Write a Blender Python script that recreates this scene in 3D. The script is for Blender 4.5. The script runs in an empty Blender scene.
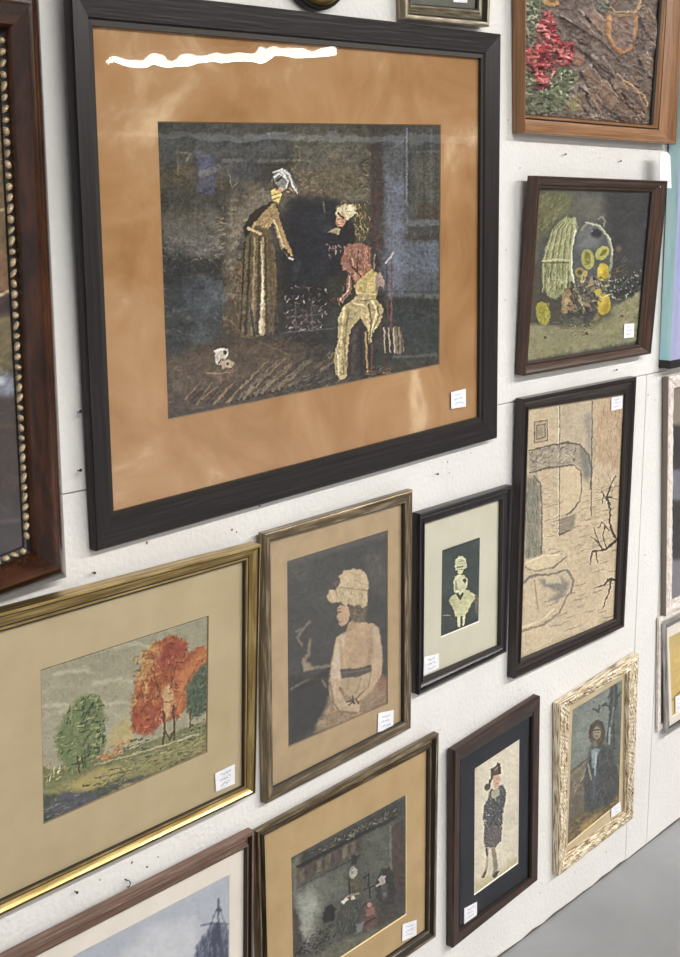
import bpy, bmesh, math, random
import numpy as np
from mathutils import Vector, Matrix
random.seed(7); np.random.seed(7)
PI = math.pi
col = bpy.context.scene.collection

# ------------------------------------------------------------------ camera
CX, CY = 340.0, 478.5
FPX, YAW, PITCH, ROLL, DIST = 1207.26, 0.82165964, 0.216016412, -0.0103217540, 1.27676049
def cam_axes():
    cy, sy, cp, sp = math.cos(YAW), math.sin(YAW), math.cos(PITCH), math.sin(PITCH)
    F = np.array([sy*cp, cy*cp, -sp]); R = np.array([cy, -sy, 0.0]); U = np.cross(R, F)
    cr, sr = math.cos(ROLL), math.sin(ROLL)
    return F, cr*R+sr*U, -sr*R+cr*U, np.array([0.0, -DIST, 1.5])
CF, CR, CU, CO = cam_axes()
def to_px(P):
    d = np.asarray(P, float)-CO; w = d@CF
    return np.stack([CX+FPX*(d@CR)/w, CY-FPX*(d@CU)/w], -1)
def ray_hit(px, py, O, n):
    d = CF+CR*(px-CX)/FPX-CU*(py-CY)/FPX
    return CO+d*((O-CO)@n)/(d@n)

# ------------------------------------------------------------------ materials
def srgb(c):
    c = np.asarray(c, float)/255.0
    return np.where(c <= 0.04045, c/12.92, ((c+0.055)/1.055)**2.4)
def C4(c, g=1.0):
    return tuple(float(min(1, v*g)) for v in srgb(c))+(1.0,)
class NT:
    def __init__(s, name):
        s.m = bpy.data.materials.new(name); s.m.use_nodes = True; s.t = s.m.node_tree; s.n = s.t.nodes
        s.n.clear(); s.out = s.n.new('ShaderNodeOutputMaterial')
    def add(s, typ, **kw):
        nd = s.n.new('ShaderNode'+typ)
        for k, v in kw.items():
            if k in nd.inputs: nd.inputs[k].default_value = v
            else: setattr(nd, k, v)
        return nd
    def link(s, a, b): s.t.links.new(a, b)
    def ramp(s, fac, stops):
        r = s.n.new('ShaderNodeValToRGB'); e = r.color_ramp.elements
        while len(e) < len(stops): e.new(0.5)
        for q, (p, c) in zip(e, stops): q.position = p; q.color = c if len(c) == 4 else C4(c)
        s.link(fac, r.inputs['Fac']); return r.outputs['Color']
    def bsdf(s, color=None, rough=0.5, metal=0.0, spec=0.5, bump=None, bstr=0.3, bdist=0.002):
        b = s.n.new('ShaderNodeBsdfPrincipled')
        if color is not None:
            if isinstance(color, tuple): b.inputs['Base Color'].default_value = color
            else: s.link(color, b.inputs['Base Color'])
        if isinstance(rough, float): b.inputs['Roughness'].default_value = rough
        else: s.link(rough, b.inputs['Roughness'])
        b.inputs['Metallic'].default_value = metal; b.inputs['Specular IOR Level'].default_value = spec
        if bump is not None:
            bp = s.add('Bump'); bp.inputs['Strength'].default_value = bstr; bp.inputs['Distance'].default_value = bdist
            s.link(bump, bp.inputs['Height']); s.link(bp.outputs['Normal'], b.inputs['Normal'])
        s.link(b.outputs[0], s.out.inputs['Surface']); return b
    def coords(s, kind='UV', scale=(1, 1, 1)):
        tc = s.add('TexCoord'); mp = s.add('Mapping'); mp.inputs['Scale'].default_value = scale
        s.link(tc.outputs[kind], mp.inputs['Vector']); return mp.outputs['Vector']
    def noise(s, vec, scale=5.0, detail=4.0, rough=0.55, dist=0.0):
        n = s.add('TexNoise', Scale=scale, Detail=detail, Roughness=rough, Distortion=dist); s.link(vec, n.inputs['Vector'])
        return n.outputs['Fac']
def M_wood(name, stops, rough=0.35, gl=4.0, ga=60.0, bstr=0.25, spec=0.5):
    t = NT(name); v = t.coords('UV', (gl, ga, 1)); f = t.noise(v, 3.0, 6.0, 0.6, 0.6)
    t.bsdf(t.ramp(f, stops), rough, 0, spec, f, bstr, 0.001); return t.m
def M_metal(name, stops, rough=0.35, metal=0.85, sc=25.0, bstr=0.2):
    t = NT(name); v = t.coords('UV', (.5, 7, 1)); f = t.noise(v, sc, 5.0, 0.6)
    t.bsdf(t.ramp(f, stops), rough, metal, 0.5, f, bstr, 0.001); return t.m
def M_paper(name, c1, c2, sc=14.0, rough=0.9, fine=0.12):
    t = NT(name); v = t.coords('Object'); f = t.noise(v, sc, 5.0, 0.6); g = t.noise(v, 420.0, 2.0, 0.5)
    t.bsdf(t.ramp(f, [(0.3, c1), (0.7, c2)]), rough, 0, 0.2, g, fine, 0.0006); return t.m
def M_plain(name, c, rough=0.5, metal=0.0, spec=0.5):
    t = NT(name); v = t.coords('Object'); f = t.noise(v, 30.0, 3.0)
    c = np.array(c, float)
    t.bsdf(t.ramp(f, [(0.3, tuple(c*0.93)), (0.7, tuple(np.minimum(c*1.05, 255)))]), rough, metal, spec); return t.m
def M_art(name, rough=0.6, spec=0.25, bstr=0.0, bsc=260.0):
    t = NT(name); a = t.add('Attribute'); a.attribute_name = 'paint'
    if bstr > 0:
        v = t.coords('Object'); f = t.noise(v, bsc, 4.0, 0.6)
        t.bsdf(a.outputs['Color'], rough, 0, spec, f, bstr, 0.002)
    else: t.bsdf(a.outputs['Color'], rough, 0, spec)
    return t.m
def M_glass(name, wave=0.25, sc=(3, 3, 9), gloss=1.0, rough=0.01, dist=0.0004, f0=1.5):
    t = NT(name); v = t.coords('Object', sc); f = t.noise(v, 2.2, 2.0, 0.5)
    bp = t.add('Bump'); bp.inputs['Strength'].default_value = wave; bp.inputs['Distance'].default_value = dist
    t.link(f, bp.inputs['Height'])
    g = t.add('BsdfGlossy'); g.inputs['Roughness'].default_value = rough; t.link(bp.outputs['Normal'], g.inputs['Normal'])
    tr = t.add('BsdfTransparent'); ge = t.add('NewGeometry'); dp = t.add('VectorMath', operation='DOT_PRODUCT')
    t.link(ge.outputs['Normal'], dp.inputs[0]); t.link(ge.outputs['Incoming'], dp.inputs[1])
    def mth(op, x, y=None):
        m = t.add('Math', operation=op); t.link(x, m.inputs[0])
        if y is not None: m.inputs[1].default_value = y
        return m.outputs[0]
    p5 = mth('POWER', mth('MULTIPLY_ADD', mth('ABSOLUTE', dp.outputs['Value']), -1.0), 5.0); p5.node.inputs[0].links[0].from_node.inputs[2].default_value = 1.0
    mu = t.add('Math', operation='MULTIPLY_ADD'); t.link(p5, mu.inputs[0]); mu.inputs[1].default_value = .92*gloss; mu.inputs[2].default_value = .075*gloss
    mx = t.add('MixShader'); t.link(mu.outputs[0], mx.inputs[0]); t.link(tr.outputs[0], mx.inputs[1]); t.link(g.outputs[0], mx.inputs[2])
    t.link(mx.outputs[0], t.out.inputs['Surface']); return t.m

# ------------------------------------------------------------------ objects
def tag(o, label=None, cat=None, group=None, kind=None):
    if label: o['label'] = label
    if cat: o['category'] = cat
    if group: o['group'] = group
    if kind: o['kind'] = kind
    return o
def mesh_obj(name, verts, faces, mats, parent=None, uvs=None, midx=None, smooth=None, attr=None):
    me = bpy.data.meshes.new(name); me.from_pydata([tuple(map(float, v)) for v in verts], [], [tuple(map(int, f)) for f in faces])
    for m in (mats if isinstance(mats, (list, tuple)) else [mats]): me.materials.append(m)
    if midx is not None: me.polygons.foreach_set('material_index', np.asarray(midx, np.int32))
    if uvs is not None:
        ul = me.uv_layers.new(name='UVMap'); ul.data.foreach_set('uv', np.asarray(uvs, np.float32).ravel())
    if attr is not None:
        ca = me.color_attributes.new('paint', 'FLOAT_COLOR', 'POINT')
        a = np.ones((len(verts), 4), np.float32); a[:, :3] = attr; ca.data.foreach_set('color', a.ravel())
    if smooth is not None:
        me.polygons.foreach_set('use_smooth', np.ones(len(me.polygons), bool)); me.set_sharp_from_angle(angle=math.radians(smooth))
    me.update()
    o = bpy.data.objects.new(name, me); col.objects.link(o)
    if parent: o.parent = parent
    return o

class Frame:
    """a picture hung on the wall: an Empty on the wall at the foot of the picture; local x along wall, y out of the wall, z up"""
    def __init__(s, name, label, cat, foot_px, tilt_deg, group=None, gap=0.0015):
        O = ray_hit(foot_px[0], foot_px[1], np.array([0, -gap, 0.0]), np.array([0, -1.0, 0])); s.O = O
        th = math.radians(tilt_deg); s.ex = np.array([1.0, 0, 0]); s.ez = np.array([0, -math.sin(th), math.cos(th)]); s.n = np.array([0, -math.cos(th), -math.sin(th)])
        e = bpy.data.objects.new(name, None); col.objects.link(e); e.location = O; e.empty_display_size = 0.05
        e.rotation_euler = (th, 0, 0); s.e = e; tag(e, label, cat, group)
    def loc(s, px, d):                      # pixel -> local (a, b) in the plane at depth d
        P = ray_hit(px[0], px[1], s.O+s.n*d, s.n)-s.O; return np.array([P@s.ex, P@s.ez])
    def quad(s, pts, d): return [s.loc(p, d) for p in pts]
    def v(s, ab, d): return (ab[0], -d, ab[1])      # local xyz (local +y goes into the wall)
    def world(s, V): V = np.asarray(V); return s.O+V[:, 0:1]*s.ex-V[:, 1:2]*s.n+V[:, 2:3]*s.ez
    def sweep(s, name, outer, inner, prof, mat, nseg=1, disp=None, smooth=35, label=None, dark=()):
        vs, fs, uv, mi = [], [], [], []; per = 0.0
        for k in range(4):
            o0, o1, i0, i1 = outer[k], outer[(k+1) % 4], inner[k], inner[(k+1) % 4]
            L = np.linalg.norm(o1-o0); W = np.linalg.norm(np.cross(np.append(o1-o0, 0), np.append(i0-o0, 0)))/L
            base = len(vs); m = len(prof)
            for i in range(nseg+1):
                t = i/nseg
                for (sv, d) in prof:
                    p = (o0*(1-sv)+i0*sv)*(1-t)+(o1*(1-sv)+i1*sv)*t
                    dd = d if disp is None else d+disp(per+t*L, sv, t, L)
                    vs.append(s.v(p, dd))
            acc = [0.0]
            for a, b in zip(prof[:-1], prof[1:]): acc.append(acc[-1]+math.hypot((b[0]-a[0])*W, b[1]-a[1]))
            ro = 3.17*k+random.random()
            for i in range(nseg):
                for j in range(m-1):
                    a = base+i*m+j; fs.append((a, a+m, a+m+1, a+1)); ms = (prof[j][0]+prof[j+1][0])/2; mi.append(int(any(q0 < ms < q1 for q0, q1 in dark)))
                    u0, u1 = ro+L*i/nseg, ro+L*(i+1)/nseg
                    uv += [(u0, acc[j]), (u1, acc[j]), (u1, acc[j+1]), (u0, acc[j+1])]
            per += L
        o = mesh_obj(name, vs, fs, mat, s.e, uv, midx=mi, smooth=smooth)
        if label: o['label'] = label
        return o
    def ring(s, name, outer, inner, d, mats, bevel=0.0016, dback=0.0014, label=None):
        """a mat: flat sheet with a window whose cut edge slopes back"""
        vs = [s.v(p, d) for p in outer]+[s.v(p, d) for p in inner]
        c = sum(inner)/4
        inn2 = []
        for k in range(4):
            p = inner[k]; q = p.copy(); q[0] += bevel*np.sign(c[0]-p[0]); q[1] += bevel*np.sign(c[1]-p[1]); inn2.append(q)
        vs += [s.v(p, d-dback) for p in inn2]
        fs, mi = [], []
        for k in range(4):
            j = (k+1) % 4; fs.append((k, j, 4+j, 4+k)); mi.append(0); fs.append((4+k, 4+j, 8+j, 8+k)); mi.append(1)
        o = mesh_obj(name, vs, fs, mats, s.e, midx=mi)
        if label: o['label'] = label
        return o
    def grow(s, q, e):
        c = sum(q)/4; return [p+np.array([e*np.sign(p[0]-c[0]), e*np.sign(p[1]-c[1])]) for p in q]
    def sheet(s, name, q, d, mat, thick=0.0, label=None, nx=1, ny=1):
        TL, TR, BR, BL = q
        vs, fs = [], []
        for j in range(ny+1):
            for i in range(nx+1):
                u, w = i/nx, j/ny; p = (BL*(1-u)+BR*u)*(1-w)+(TL*(1-u)+TR*u)*w; vs.append(s.v(p, d))
        for j in range(ny):
            for i in range(nx):
                a = j*(nx+1)+i; fs.append((a, a+1, a+nx+2, a+nx+1))
        uv = [(0, 0), (1, 0), (1, 1), (0, 1)]*len(fs) if nx*ny == 1 else None
        if thick:
            b = [s.v(p, d-thick) for p in (BL, BR, TR, TL)]; n0 = len(vs); vs += b
            f = [0, nx, len(vs)-5, (nx+1)*ny]
            for k in range(4): fs.append((f[k], n0+k, n0+(k+1) % 4, f[(k+1) % 4]))
            fs.append((n0+3, n0+2, n0+1, n0)); uv = None
        o = mesh_obj(name, vs, fs, mat, s.e, uv)
        if label: o['label'] = label
        return o
    def canvas(s, name, q, d, mat, painter, res, label=None, relief=0.0):
        """a painted sheet: a fine grid of vertices, each carrying its own paint colour"""
        TL, TR, BR, BL = q
        W = max(np.linalg.norm(TR-TL), np.linalg.norm(BR-BL)); H = max(np.linalg.norm(TL-BL), np.linalg.norm(TR-BR))
        nx, ny = res
        u, w = np.meshgrid(np.linspace(0, 1, nx+1), np.linspace(0, 1, ny+1)); u = u.ravel()[:, None]; w = w.ravel()[:, None]
        p = (BL*(1-u)+BR*u)*(1-w)+(TL*(1-u)+TR*u)*w
        V = np.stack([p[:, 0], np.full(len(p), -d), p[:, 1]], -1)
        px = to_px(s.world(V)); rgb, h = painter.sample(px[:, 0], px[:, 1])
        if relief: V[:, 1] -= relief*h
        idx = np.arange(nx*ny); i, j = idx % nx, idx//nx; a = j*(nx+1)+i
        F = np.stack([a, a+1, a+nx+2, a+nx+1], -1).astype(np.int32)
        me = bpy.data.meshes.new(name); me.vertices.add(len(V)); me.vertices.foreach_set('co', V.astype(np.float32).ravel())
        me.loops.add(F.size); me.loops.foreach_set('vertex_index', F.ravel())
        me.polygons.add(len(F)); me.polygons.foreach_set('loop_start', np.arange(0, F.size, 4, dtype=np.int32)); me.polygons.foreach_set('loop_total', np.full(len(F), 4, np.int32))
        me.update(calc_edges=True); me.validate()
        ca = me.color_attributes.new('paint', 'FLOAT_COLOR', 'POINT'); A = np.ones((len(V), 4), np.float32); A[:, :3] = srgb(rgb)*GAIN; ca.data.foreach_set('color', A.ravel())
        me.polygons.foreach_set('use_smooth', np.ones(len(F), bool)); me.materials.append(mat)
        o = bpy.data.objects.new(name, me); col.objects.link(o); o.parent = s.e
        if label: o['label'] = label
        return o
    def sticker(s, pts, d, marks, label, i=0):
        q = s.quad(pts, d); o = s.sheet('price_sticker', q, d, MT['sticker'], 0.0003, label)
        TL, TR, BR, BL = q; vs, fs = [], []
        rnd = random.Random(i)
        for (u0, v0, u1, v1, w) in marks:       # faint handwriting in small pen strokes
            a = (BL*(1-u0)+BR*u0)*(1-v0)+(TL*(1-u0)+TR*u0)*v0; b = (BL*(1-u1)+BR*u1)*(1-v1)+(TL*(1-u1)+TR*u1)*v1
            t = (b-a); t /= np.linalg.norm(t)+1e-9; nn = np.array([-t[1], t[0]])*w; k = len(vs)
            vs += [s.v(a-nn, d+.0002), s.v(b-nn, d+.0002), s.v(b+nn, d+.0002), s.v(a+nn, d+.0002)]; fs.append((k, k+1, k+2, k+3))
        w_ = mesh_obj('handwriting', vs, fs, MT['ink'], o); w_['label'] = 'faint grey pen writing'
        return o
def scribble(seed, rows=3, n=5):
    r = random.Random(seed); out = []
    for k in range(rows):
        y = 0.78-0.26*k; x = 0.2+0.1*r.random()
        for j in range(n):
            if x > 0.85: break
            dx = 0.05+0.05*r.random(); out.append((x, y+r.uniform(-.05, .05), x+dx, y+r.uniform(-.07, .07), 0.0006)); x += dx+0.03*r.random()+0.02
    return out
# ------------------------------------------------------------------ painting on sheets
def vnoise(X, Y, scale, seed=0, octv=3):
    out = np.zeros_like(X, float); amp, tot = 1.0, 0.0
    rs = np.random.RandomState(seed); tab = rs.rand(128, 128)
    for o in range(octv):
        sx, sy = X/scale+17.3*o, Y/scale+9.1*o; xi, yi = np.floor(sx).astype(int), np.floor(sy).astype(int)
        fx, fy = sx-xi, sy-yi; fx = fx*fx*(3-2*fx); fy = fy*fy*(3-2*fy)
        g = lambda a, b: tab[(xi+a) % 128, (yi+b) % 128]
        out += amp*((g(0, 0)*(1-fx)+g(1, 0)*fx)*(1-fy)+(g(0, 1)*(1-fx)+g(1, 1)*fx)*fy); tot += amp; amp *= .55; scale = scale/2.0
    return out/tot*2-1
class Paint:
    def __init__(s, box, bg, S=3.0, seed=1):
        s.x0, s.y0, s.x1, s.y1 = box; s.S = S; s.w = int((s.x1-s.x0)*S); s.h = int((s.y1-s.y0)*S); s.seed = seed
        ys, xs = np.mgrid[0:s.h, 0:s.w]; s.X = s.x0+(xs+.5)/S; s.Y = s.y0+(ys+.5)/S
        s.img = np.ones((s.h, s.w, 3))*np.array(bg, float); s.hgt = np.zeros((s.h, s.w)); s.z = (0, 0, 1)
        s.r = np.random.RandomState(seed); s.k = 0; s.ds = {11: .7, 21: .85, 31: .6, 41: .45, 51: .6, 61: .6, 71: .6, 81: .75, 91: .45, 101: .55}.get(seed, 1.0)
    def T(s, pts):
        a = np.asarray(pts, float).reshape(-1, 2); return np.stack([s.z[0]+a[:, 0]/s.z[2], s.z[1]+a[:, 1]/s.z[2]], -1)
    def zoom(s, x, y, k): s.z = (x, y, k); return s
    def win(s, p, pad):
        x0, y0 = p.min(0)-pad; x1, y1 = p.max(0)+pad
        i0, i1 = max(0, int((y0-s.y0)*s.S)), min(s.h, int((y1-s.y0)*s.S)+2); j0, j1 = max(0, int((x0-s.x0)*s.S)), min(s.w, int((x1-s.x0)*s.S)+2)
        return slice(i0, i1), slice(j0, j1)
    def mix(s, W, al, c, var=0):
        if al.size == 0: return
        c = np.array(c, float)
        if var: c = c+vnoise(s.X[W], s.Y[W], 4, s.k, 3)[..., None]*var
        al = al[..., None]; s.img[W] = s.img[W]*(1-al)+c*al
    def poly(s, pts, c, f=.8, a=1.0, w=0.0, ws=5.0, var=0, h=0.0):
        p = s.T(pts); W = s.win(p, f+w+1); X, Y = s.X[W].copy(), s.Y[W].copy(); s.k += 1
        if X.size == 0: return
        if w: X, Y = X+w*vnoise(X, Y, ws, s.k), Y+w*vnoise(X+91, Y, ws, s.k+50)
        d = np.full(X.shape, 1e9); ins = np.zeros(X.shape, bool); n = len(p)
        for i in range(n):
            (ax, ay), (bx, by) = p[i], p[(i+1) % n]; ex, ey = bx-ax, by-ay; L = ex*ex+ey*ey+1e-9
            t = np.clip(((X-ax)*ex+(Y-ay)*ey)/L, 0, 1); d = np.minimum(d, np.hypot(X-ax-t*ex, Y-ay-t*ey))
            if ay != by: ins ^= ((ay > Y) != (by > Y)) & (X < (bx-ax)*(Y-ay)/(by-ay)+ax)
        al = np.clip(.5+np.where(ins, d, -d)/f, 0, 1)*a; s.mix(W, al, c, var)
        if h: s.hgt[W] += al*h
    def line(s, pts, wd, c, a=1.0, f=.7, w=0.0, ws=4.0, h=0.0):
        p = s.T(pts); wd = wd if isinstance(wd, (tuple, list)) else (wd, wd); W = s.win(p, max(wd)+f+w+1); X, Y = s.X[W].copy(), s.Y[W].copy(); s.k += 1
        if X.size == 0: return
        if w: X, Y = X+w*vnoise(X, Y, ws, s.k), Y+w*vnoise(X+91, Y, ws, s.k+50)
        seg = np.hypot(*np.diff(p, axis=0).T); tot = seg.sum()+1e-9; acc = 0; al = np.zeros(X.shape)
        for i in range(len(p)-1):
            (ax, ay), (bx, by) = p[i], p[i+1]; ex, ey = bx-ax, by-ay; L = ex*ex+ey*ey+1e-9
            t = np.clip(((X-ax)*ex+(Y-ay)*ey)/L, 0, 1); d = np.hypot(X-ax-t*ex, Y-ay-t*ey)
            ww = (wd[0]+(wd[1]-wd[0])*(acc+t*seg[i])/tot)/2; al = np.maximum(al, np.clip(.5+(ww-d)/f, 0, 1)); acc += seg[i]
        s.mix(W, al*a, c)
        if h: s.hgt[W] += al*h
    def ell(s, cx, cy, rx, ry, c, rot=0, f=.8, a=1.0, w=0.0, ws=4.0, var=0, h=0.0, n=20):
        t = np.linspace(0, 2*PI, n, endpoint=False); r = math.radians(rot)
        x, y = rx*np.cos(t), ry*np.sin(t); s.poly(np.stack([cx+x*math.cos(r)-y*math.sin(r), cy+x*math.sin(r)+y*math.cos(r)], -1), c, f, a, w, ws, var, h)
    def dabs(s, pts, n, cols, ln, wd, ang=0, ja=30, a=.8, h=0.0, bend=.15, f=.7):
        p = s.T(pts); ln, wd, n = ln*s.ds, wd*s.ds, int(n/s.ds**.7); x0, y0 = p.min(0); x1, y1 = p.max(0); z = s.z; s.z = (0, 0, 1); m = 0; tries = 0
        while m < n and tries < n*20:
            tries += 1; x, y = s.r.uniform(x0, x1), s.r.uniform(y0, y1); ins = False
            for i in range(len(p)):
                (ax, ay), (bx, by) = p[i], p[(i+1) % len(p)]
                if (ay > y) != (by > y) and x < (bx-ax)*(y-ay)/(by-ay)+ax: ins = not ins
            if not ins: continue
            m += 1; th = math.radians(ang+s.r.uniform(-ja, ja)); L = ln*s.r.uniform(.5, 1.3)/2; dx, dy = L*math.cos(th), L*math.sin(th); b = s.r.uniform(-bend, bend)*L*2
            c = np.array(cols[s.r.randint(len(cols))], float)+s.r.uniform(-8, 8)
            s.line([(x-dx, y-dy), (x-dy*b/L, y+dx*b/L), (x+dx, y+dy)], (wd*s.r.uniform(.7, 1.2), wd*.4), c, a*s.r.uniform(.6, 1), f, h=h)
        s.z = z
    def wash(s, sc, amp, seed=0, tint=(1, 1, 1), sx=1.0, sy=1.0, octv=4):
        s.img += vnoise(s.X*sx, s.Y*sy, sc, s.seed*7+seed, octv)[..., None]*amp*np.array(tint)
    def blur(s, A, r):
        for ax in (0, 1):
            B = np.zeros_like(A); n = 2*r+1
            for k in range(-r, r+1): B += np.roll(A, k, ax)
            A = B/n
        return A
    def finish(s, warp=.9, tex=.13, sharp=.9, sat=.86, dark=5, wsc=2.6, tint=(1, 1, 1), gain=1.0):
        S = s.S; X = s.X+warp*vnoise(s.X, s.Y, wsc, s.seed+3, 3); Y = s.Y+warp*vnoise(s.X+50, s.Y+9, wsc, s.seed+4, 3)
        i = np.clip(((Y-s.y0)*S-.5).round().astype(int), 0, s.h-1); j = np.clip(((X-s.x0)*S-.5).round().astype(int), 0, s.w-1)
        A = s.img[i, j]; s.hgt = s.hgt[i, j]
        n1 = vnoise(s.X, s.Y, 1.6, s.seed+5, 2); n2 = 1-2*np.abs(vnoise(s.X, s.Y, 4.5, s.seed+6, 3)); n3 = vnoise(s.X, s.Y, 9, s.seed+8, 3)
        A = A*(1+tex*(n1*.35+(n2-.6)*.6+n3*.7))[..., None]
        A = A+sharp*(A-s.blur(A, max(1, int(S*.9))))+.35*sharp*(A-s.blur(A, int(S*2.5)))
        g = A.mean(-1, keepdims=True); s.img = np.clip((g+(A-g)*sat-dark)*np.array(tint)*gain, 4, 250); return s
    def sample(s, px, py):
        fx = np.clip((px-s.x0)*s.S-.5, 0, s.w-1.001); fy = np.clip((py-s.y0)*s.S-.5, 0, s.h-1.001); i, j = fy.astype(int), fx.astype(int); a, b = (fy-i)[:, None], (fx-j)[:, None]
        I = s.img; out = (I[i, j]*(1-b)+I[i, j+1]*b)*(1-a)+(I[i+1, j]*(1-b)+I[i+1, j+1]*b)*a
        H = s.hgt; h = (H[i, j]*(1-b[:, 0])+H[i, j+1]*b[:, 0])
        return np.clip(out, 0, 255), h
def R_(x0, y0, x1, y1): return [(x0, y0), (x1, y0), (x1, y1), (x0, y1)]
# ------------------------------------------------------------------ the pictures
def art_hearth():
    P = Paint((150, 112, 452, 428), (60, 60, 54), 2.5, 11); P.wash(30, 14, 1); P.wash(9, 10, 2)
    z = P.zoom(150, 110, 4.25)
    P.poly(R_(20, 40, 720, 220), (66, 68, 62), 12, .8, 4, 10, 12)
    P.poly(R_(20, 240, 330, 350), (92, 84, 62), 14, .55, 3, 8, 12); P.poly(R_(110, 180, 180, 300), (108, 94, 66), 8, .5, 2, 6)
    P.poly(R_(202, 175, 278, 355), (84, 88, 106), 4, .8, 1.5, 6, 8); P.line([(215, 275), (290, 245)], 26/4.25, (140, 134, 128), .5, 3)  # bluish patch is a reflection in the glass, painted into the print
    P.line([(115, 180), (170, 185), (160, 215)], 2, (170, 150, 110), .6); P.line([(120, 300), (120, 190)], 2.5, (120, 108, 78), .5)
    P.line([(310, 215), (680, 215)], 3.2, (104, 100, 88), .8, 1.6); P.line([(310, 232), (680, 236)], 1.6, (38, 36, 30), .7, 1.4)
    P.line([(508, 95), (505, 215)], 2, (92, 96, 96), .7); P.line([(500, 100), (590, 98)], 2.2, (112, 114, 110), .6)
    P.line([(305, 215), (305, 350)], 1.5, (96, 88, 70), .6); P.line([(330, 250), (350, 330), (370, 310)], 1.4, (130, 112, 88), .6)
    P.line([(637, 125), (637, 215)], 2, (150, 128, 92), .8); P.dabs(R_(615, 120, 655, 160), 10, [(200, 180, 140), (90, 70, 50)], 4, 1.4, 60, 60)
    P.poly([(330, 400), (430, 320), (560, 300), (680, 270), (680, 360), (560, 440), (380, 560), (350, 690), (310, 690)], (98, 90, 74), 9, .8, 4, 6, 20)
    P.dabs([(340, 400), (440, 330), (500, 340), (420, 450), (350, 620)], 70, [(128, 120, 108), (74, 66, 52), (112, 84, 60), (140, 132, 124)], 6, 2.6, 20, 80, .55)
    P.poly(R_(45, 430, 330, 700), (84, 80, 66), 12, .7, 4, 7, 18)
    P.dabs(R_(60, 520, 320, 640), 80, [(150, 148, 152), (120, 112, 100), (70, 62, 50), (172, 160, 142), (104, 92, 66)], 7, 2.2, -15, 70, .6)
    P.dabs(R_(230, 450, 320, 600), 40, [(170, 150, 126), (138, 104, 76), (90, 72, 54)], 7, 2.4, -5, 25, .7)
    P.dabs(R_(50, 120, 330, 430), 90, [(52, 52, 44), (88, 84, 68), (72, 74, 72)], 12, 3, 10, 60, .35)
    P.zoom(290, 110, 4.25)
    P.poly(R_(0, 60, 360, 215), (84, 80, 66), 9, .75, 3, 8, 16); P.dabs(R_(60, 120, 340, 260), 60, [(112, 104, 78), (70, 68, 58), (128, 108, 72)], 8, 2.6, 10, 70, .5)
    P.ell(185, 188, 26, 12, (158, 128, 76), 0, 3, .8, 1.5)
    P.poly(R_(0, 235, 400, 385), (100, 92, 74), 8, .8, 3, 6, 20); P.dabs(R_(0, 250, 390, 380), 130, [(134, 124, 92), (84, 78, 62), (150, 136, 100), (112, 84, 66), (66, 60, 50)], 9, 2.2, -5, 60, .6)
    P.poly([(0, 375), (90, 360), (200, 385), (230, 480), (240, 700), (0, 700)], (36, 40, 48), 7, 1, 2, 8, 10)
    P.poly([(60, 440), (140, 435), (150, 560), (150, 690), (40, 690)], (66, 74, 84), 10, .7, 2, 6); P.line([(60, 520), (170, 505)], 5, (96, 102, 106), .6, 3)
    P.poly(R_(340, 60, 430, 700), (58, 52, 48), 5, .85, 2, 8, 10); P.poly(R_(345, 350, 398, 690), (72, 56, 52), 3, .8, 1, 7, 8)
    P.poly(R_(400, 120, 490, 690), (98, 103, 110), 5, .85, 1.5, 8, 8); P.poly(R_(400, 100, 480, 260), (78, 80, 78), 7, .8, 2, 9)
    P.poly(R_(485, 65, 645, 560), (72, 74, 70), 5, .9, 1, 9, 10); P.poly(R_(530, 190, 640, 470), (84, 84, 72), 6, .8, 2, 9, 10); P.poly(R_(540, 400, 630, 470), (72, 60, 46), 6, .6, 2)
    for x, c, a in ((497, (118, 122, 126), .7), (505, (60, 60, 58), .6), (570, (52, 54, 52), .4), (600, (104, 102, 90), .35), (620, (56, 56, 50), .4)): P.line([(x, 80), (x, 520)], 2, c, a, 1.5)
    P.line([(495, 480), (640, 478)], 6, (118, 122, 122), .6, 2); P.line([(500, 545), (640, 540)], 5, (64, 58, 56), .7, 2); P.poly(R_(490, 560, 645, 690), (100, 106, 114), 5, .9, 1, 7, 8)
    P.line([(470, 180), (640, 175)], 2.4, (96, 100, 100), .5, 1.5); P.line([(440, 120), (470, 200)], 6, (90, 94, 92), .4, 4)
    P.zoom(150, 260, 4.25)
    P.poly(R_(50, 0, 400, 420), (58, 60, 56), 10, .85, 3, 8, 16); P.dabs(R_(60, 20, 330, 330), 110, [(84, 86, 84), (44, 44, 40), (104, 106, 106), (78, 80, 54)], 9, 3.2, 0, 50, .45)
    P.poly(R_(240, 100, 310, 170), (112, 112, 108), 8, .7, 2); P.poly([(190, 240), (240, 200), (270, 350), (250, 420), (170, 420)], (84, 92, 92), 12, .6, 2)
    P.poly(R_(310, 0, 400, 320), (96, 80, 56), 7, .8, 2, 6, 18); P.dabs(R_(310, 10, 390, 300), 50, [(150, 112, 66), (66, 50, 36), (128, 110, 80)], 6, 2, 70, 40, .6)
    P.poly([(50, 420), (230, 350), (400, 325), (690, 330), (690, 560), (80, 670), (50, 640)], (76, 64, 52), 7, 1, 2, 9, 14)
    P.dabs(R_(60, 430, 330, 640), 60, [(104, 88, 60), (62, 50, 40), (88, 76, 62)], 14, 3.5, -20, 30, .5)
    for k in range(15):
        x = 340+k*24; P.line([(x-10, 600-k*6), (x+160, 430-k*3)], (3.6, 2.2), [(134, 116, 86), (92, 76, 58), (116, 108, 92)][k % 3], .8, 1.2, 1.5, 5, .2)
        P.line([(x+2, 604-k*6), (x+170, 436-k*3)], (2, 1), (44, 36, 30), .8, 1, 1.5, 5)
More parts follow.
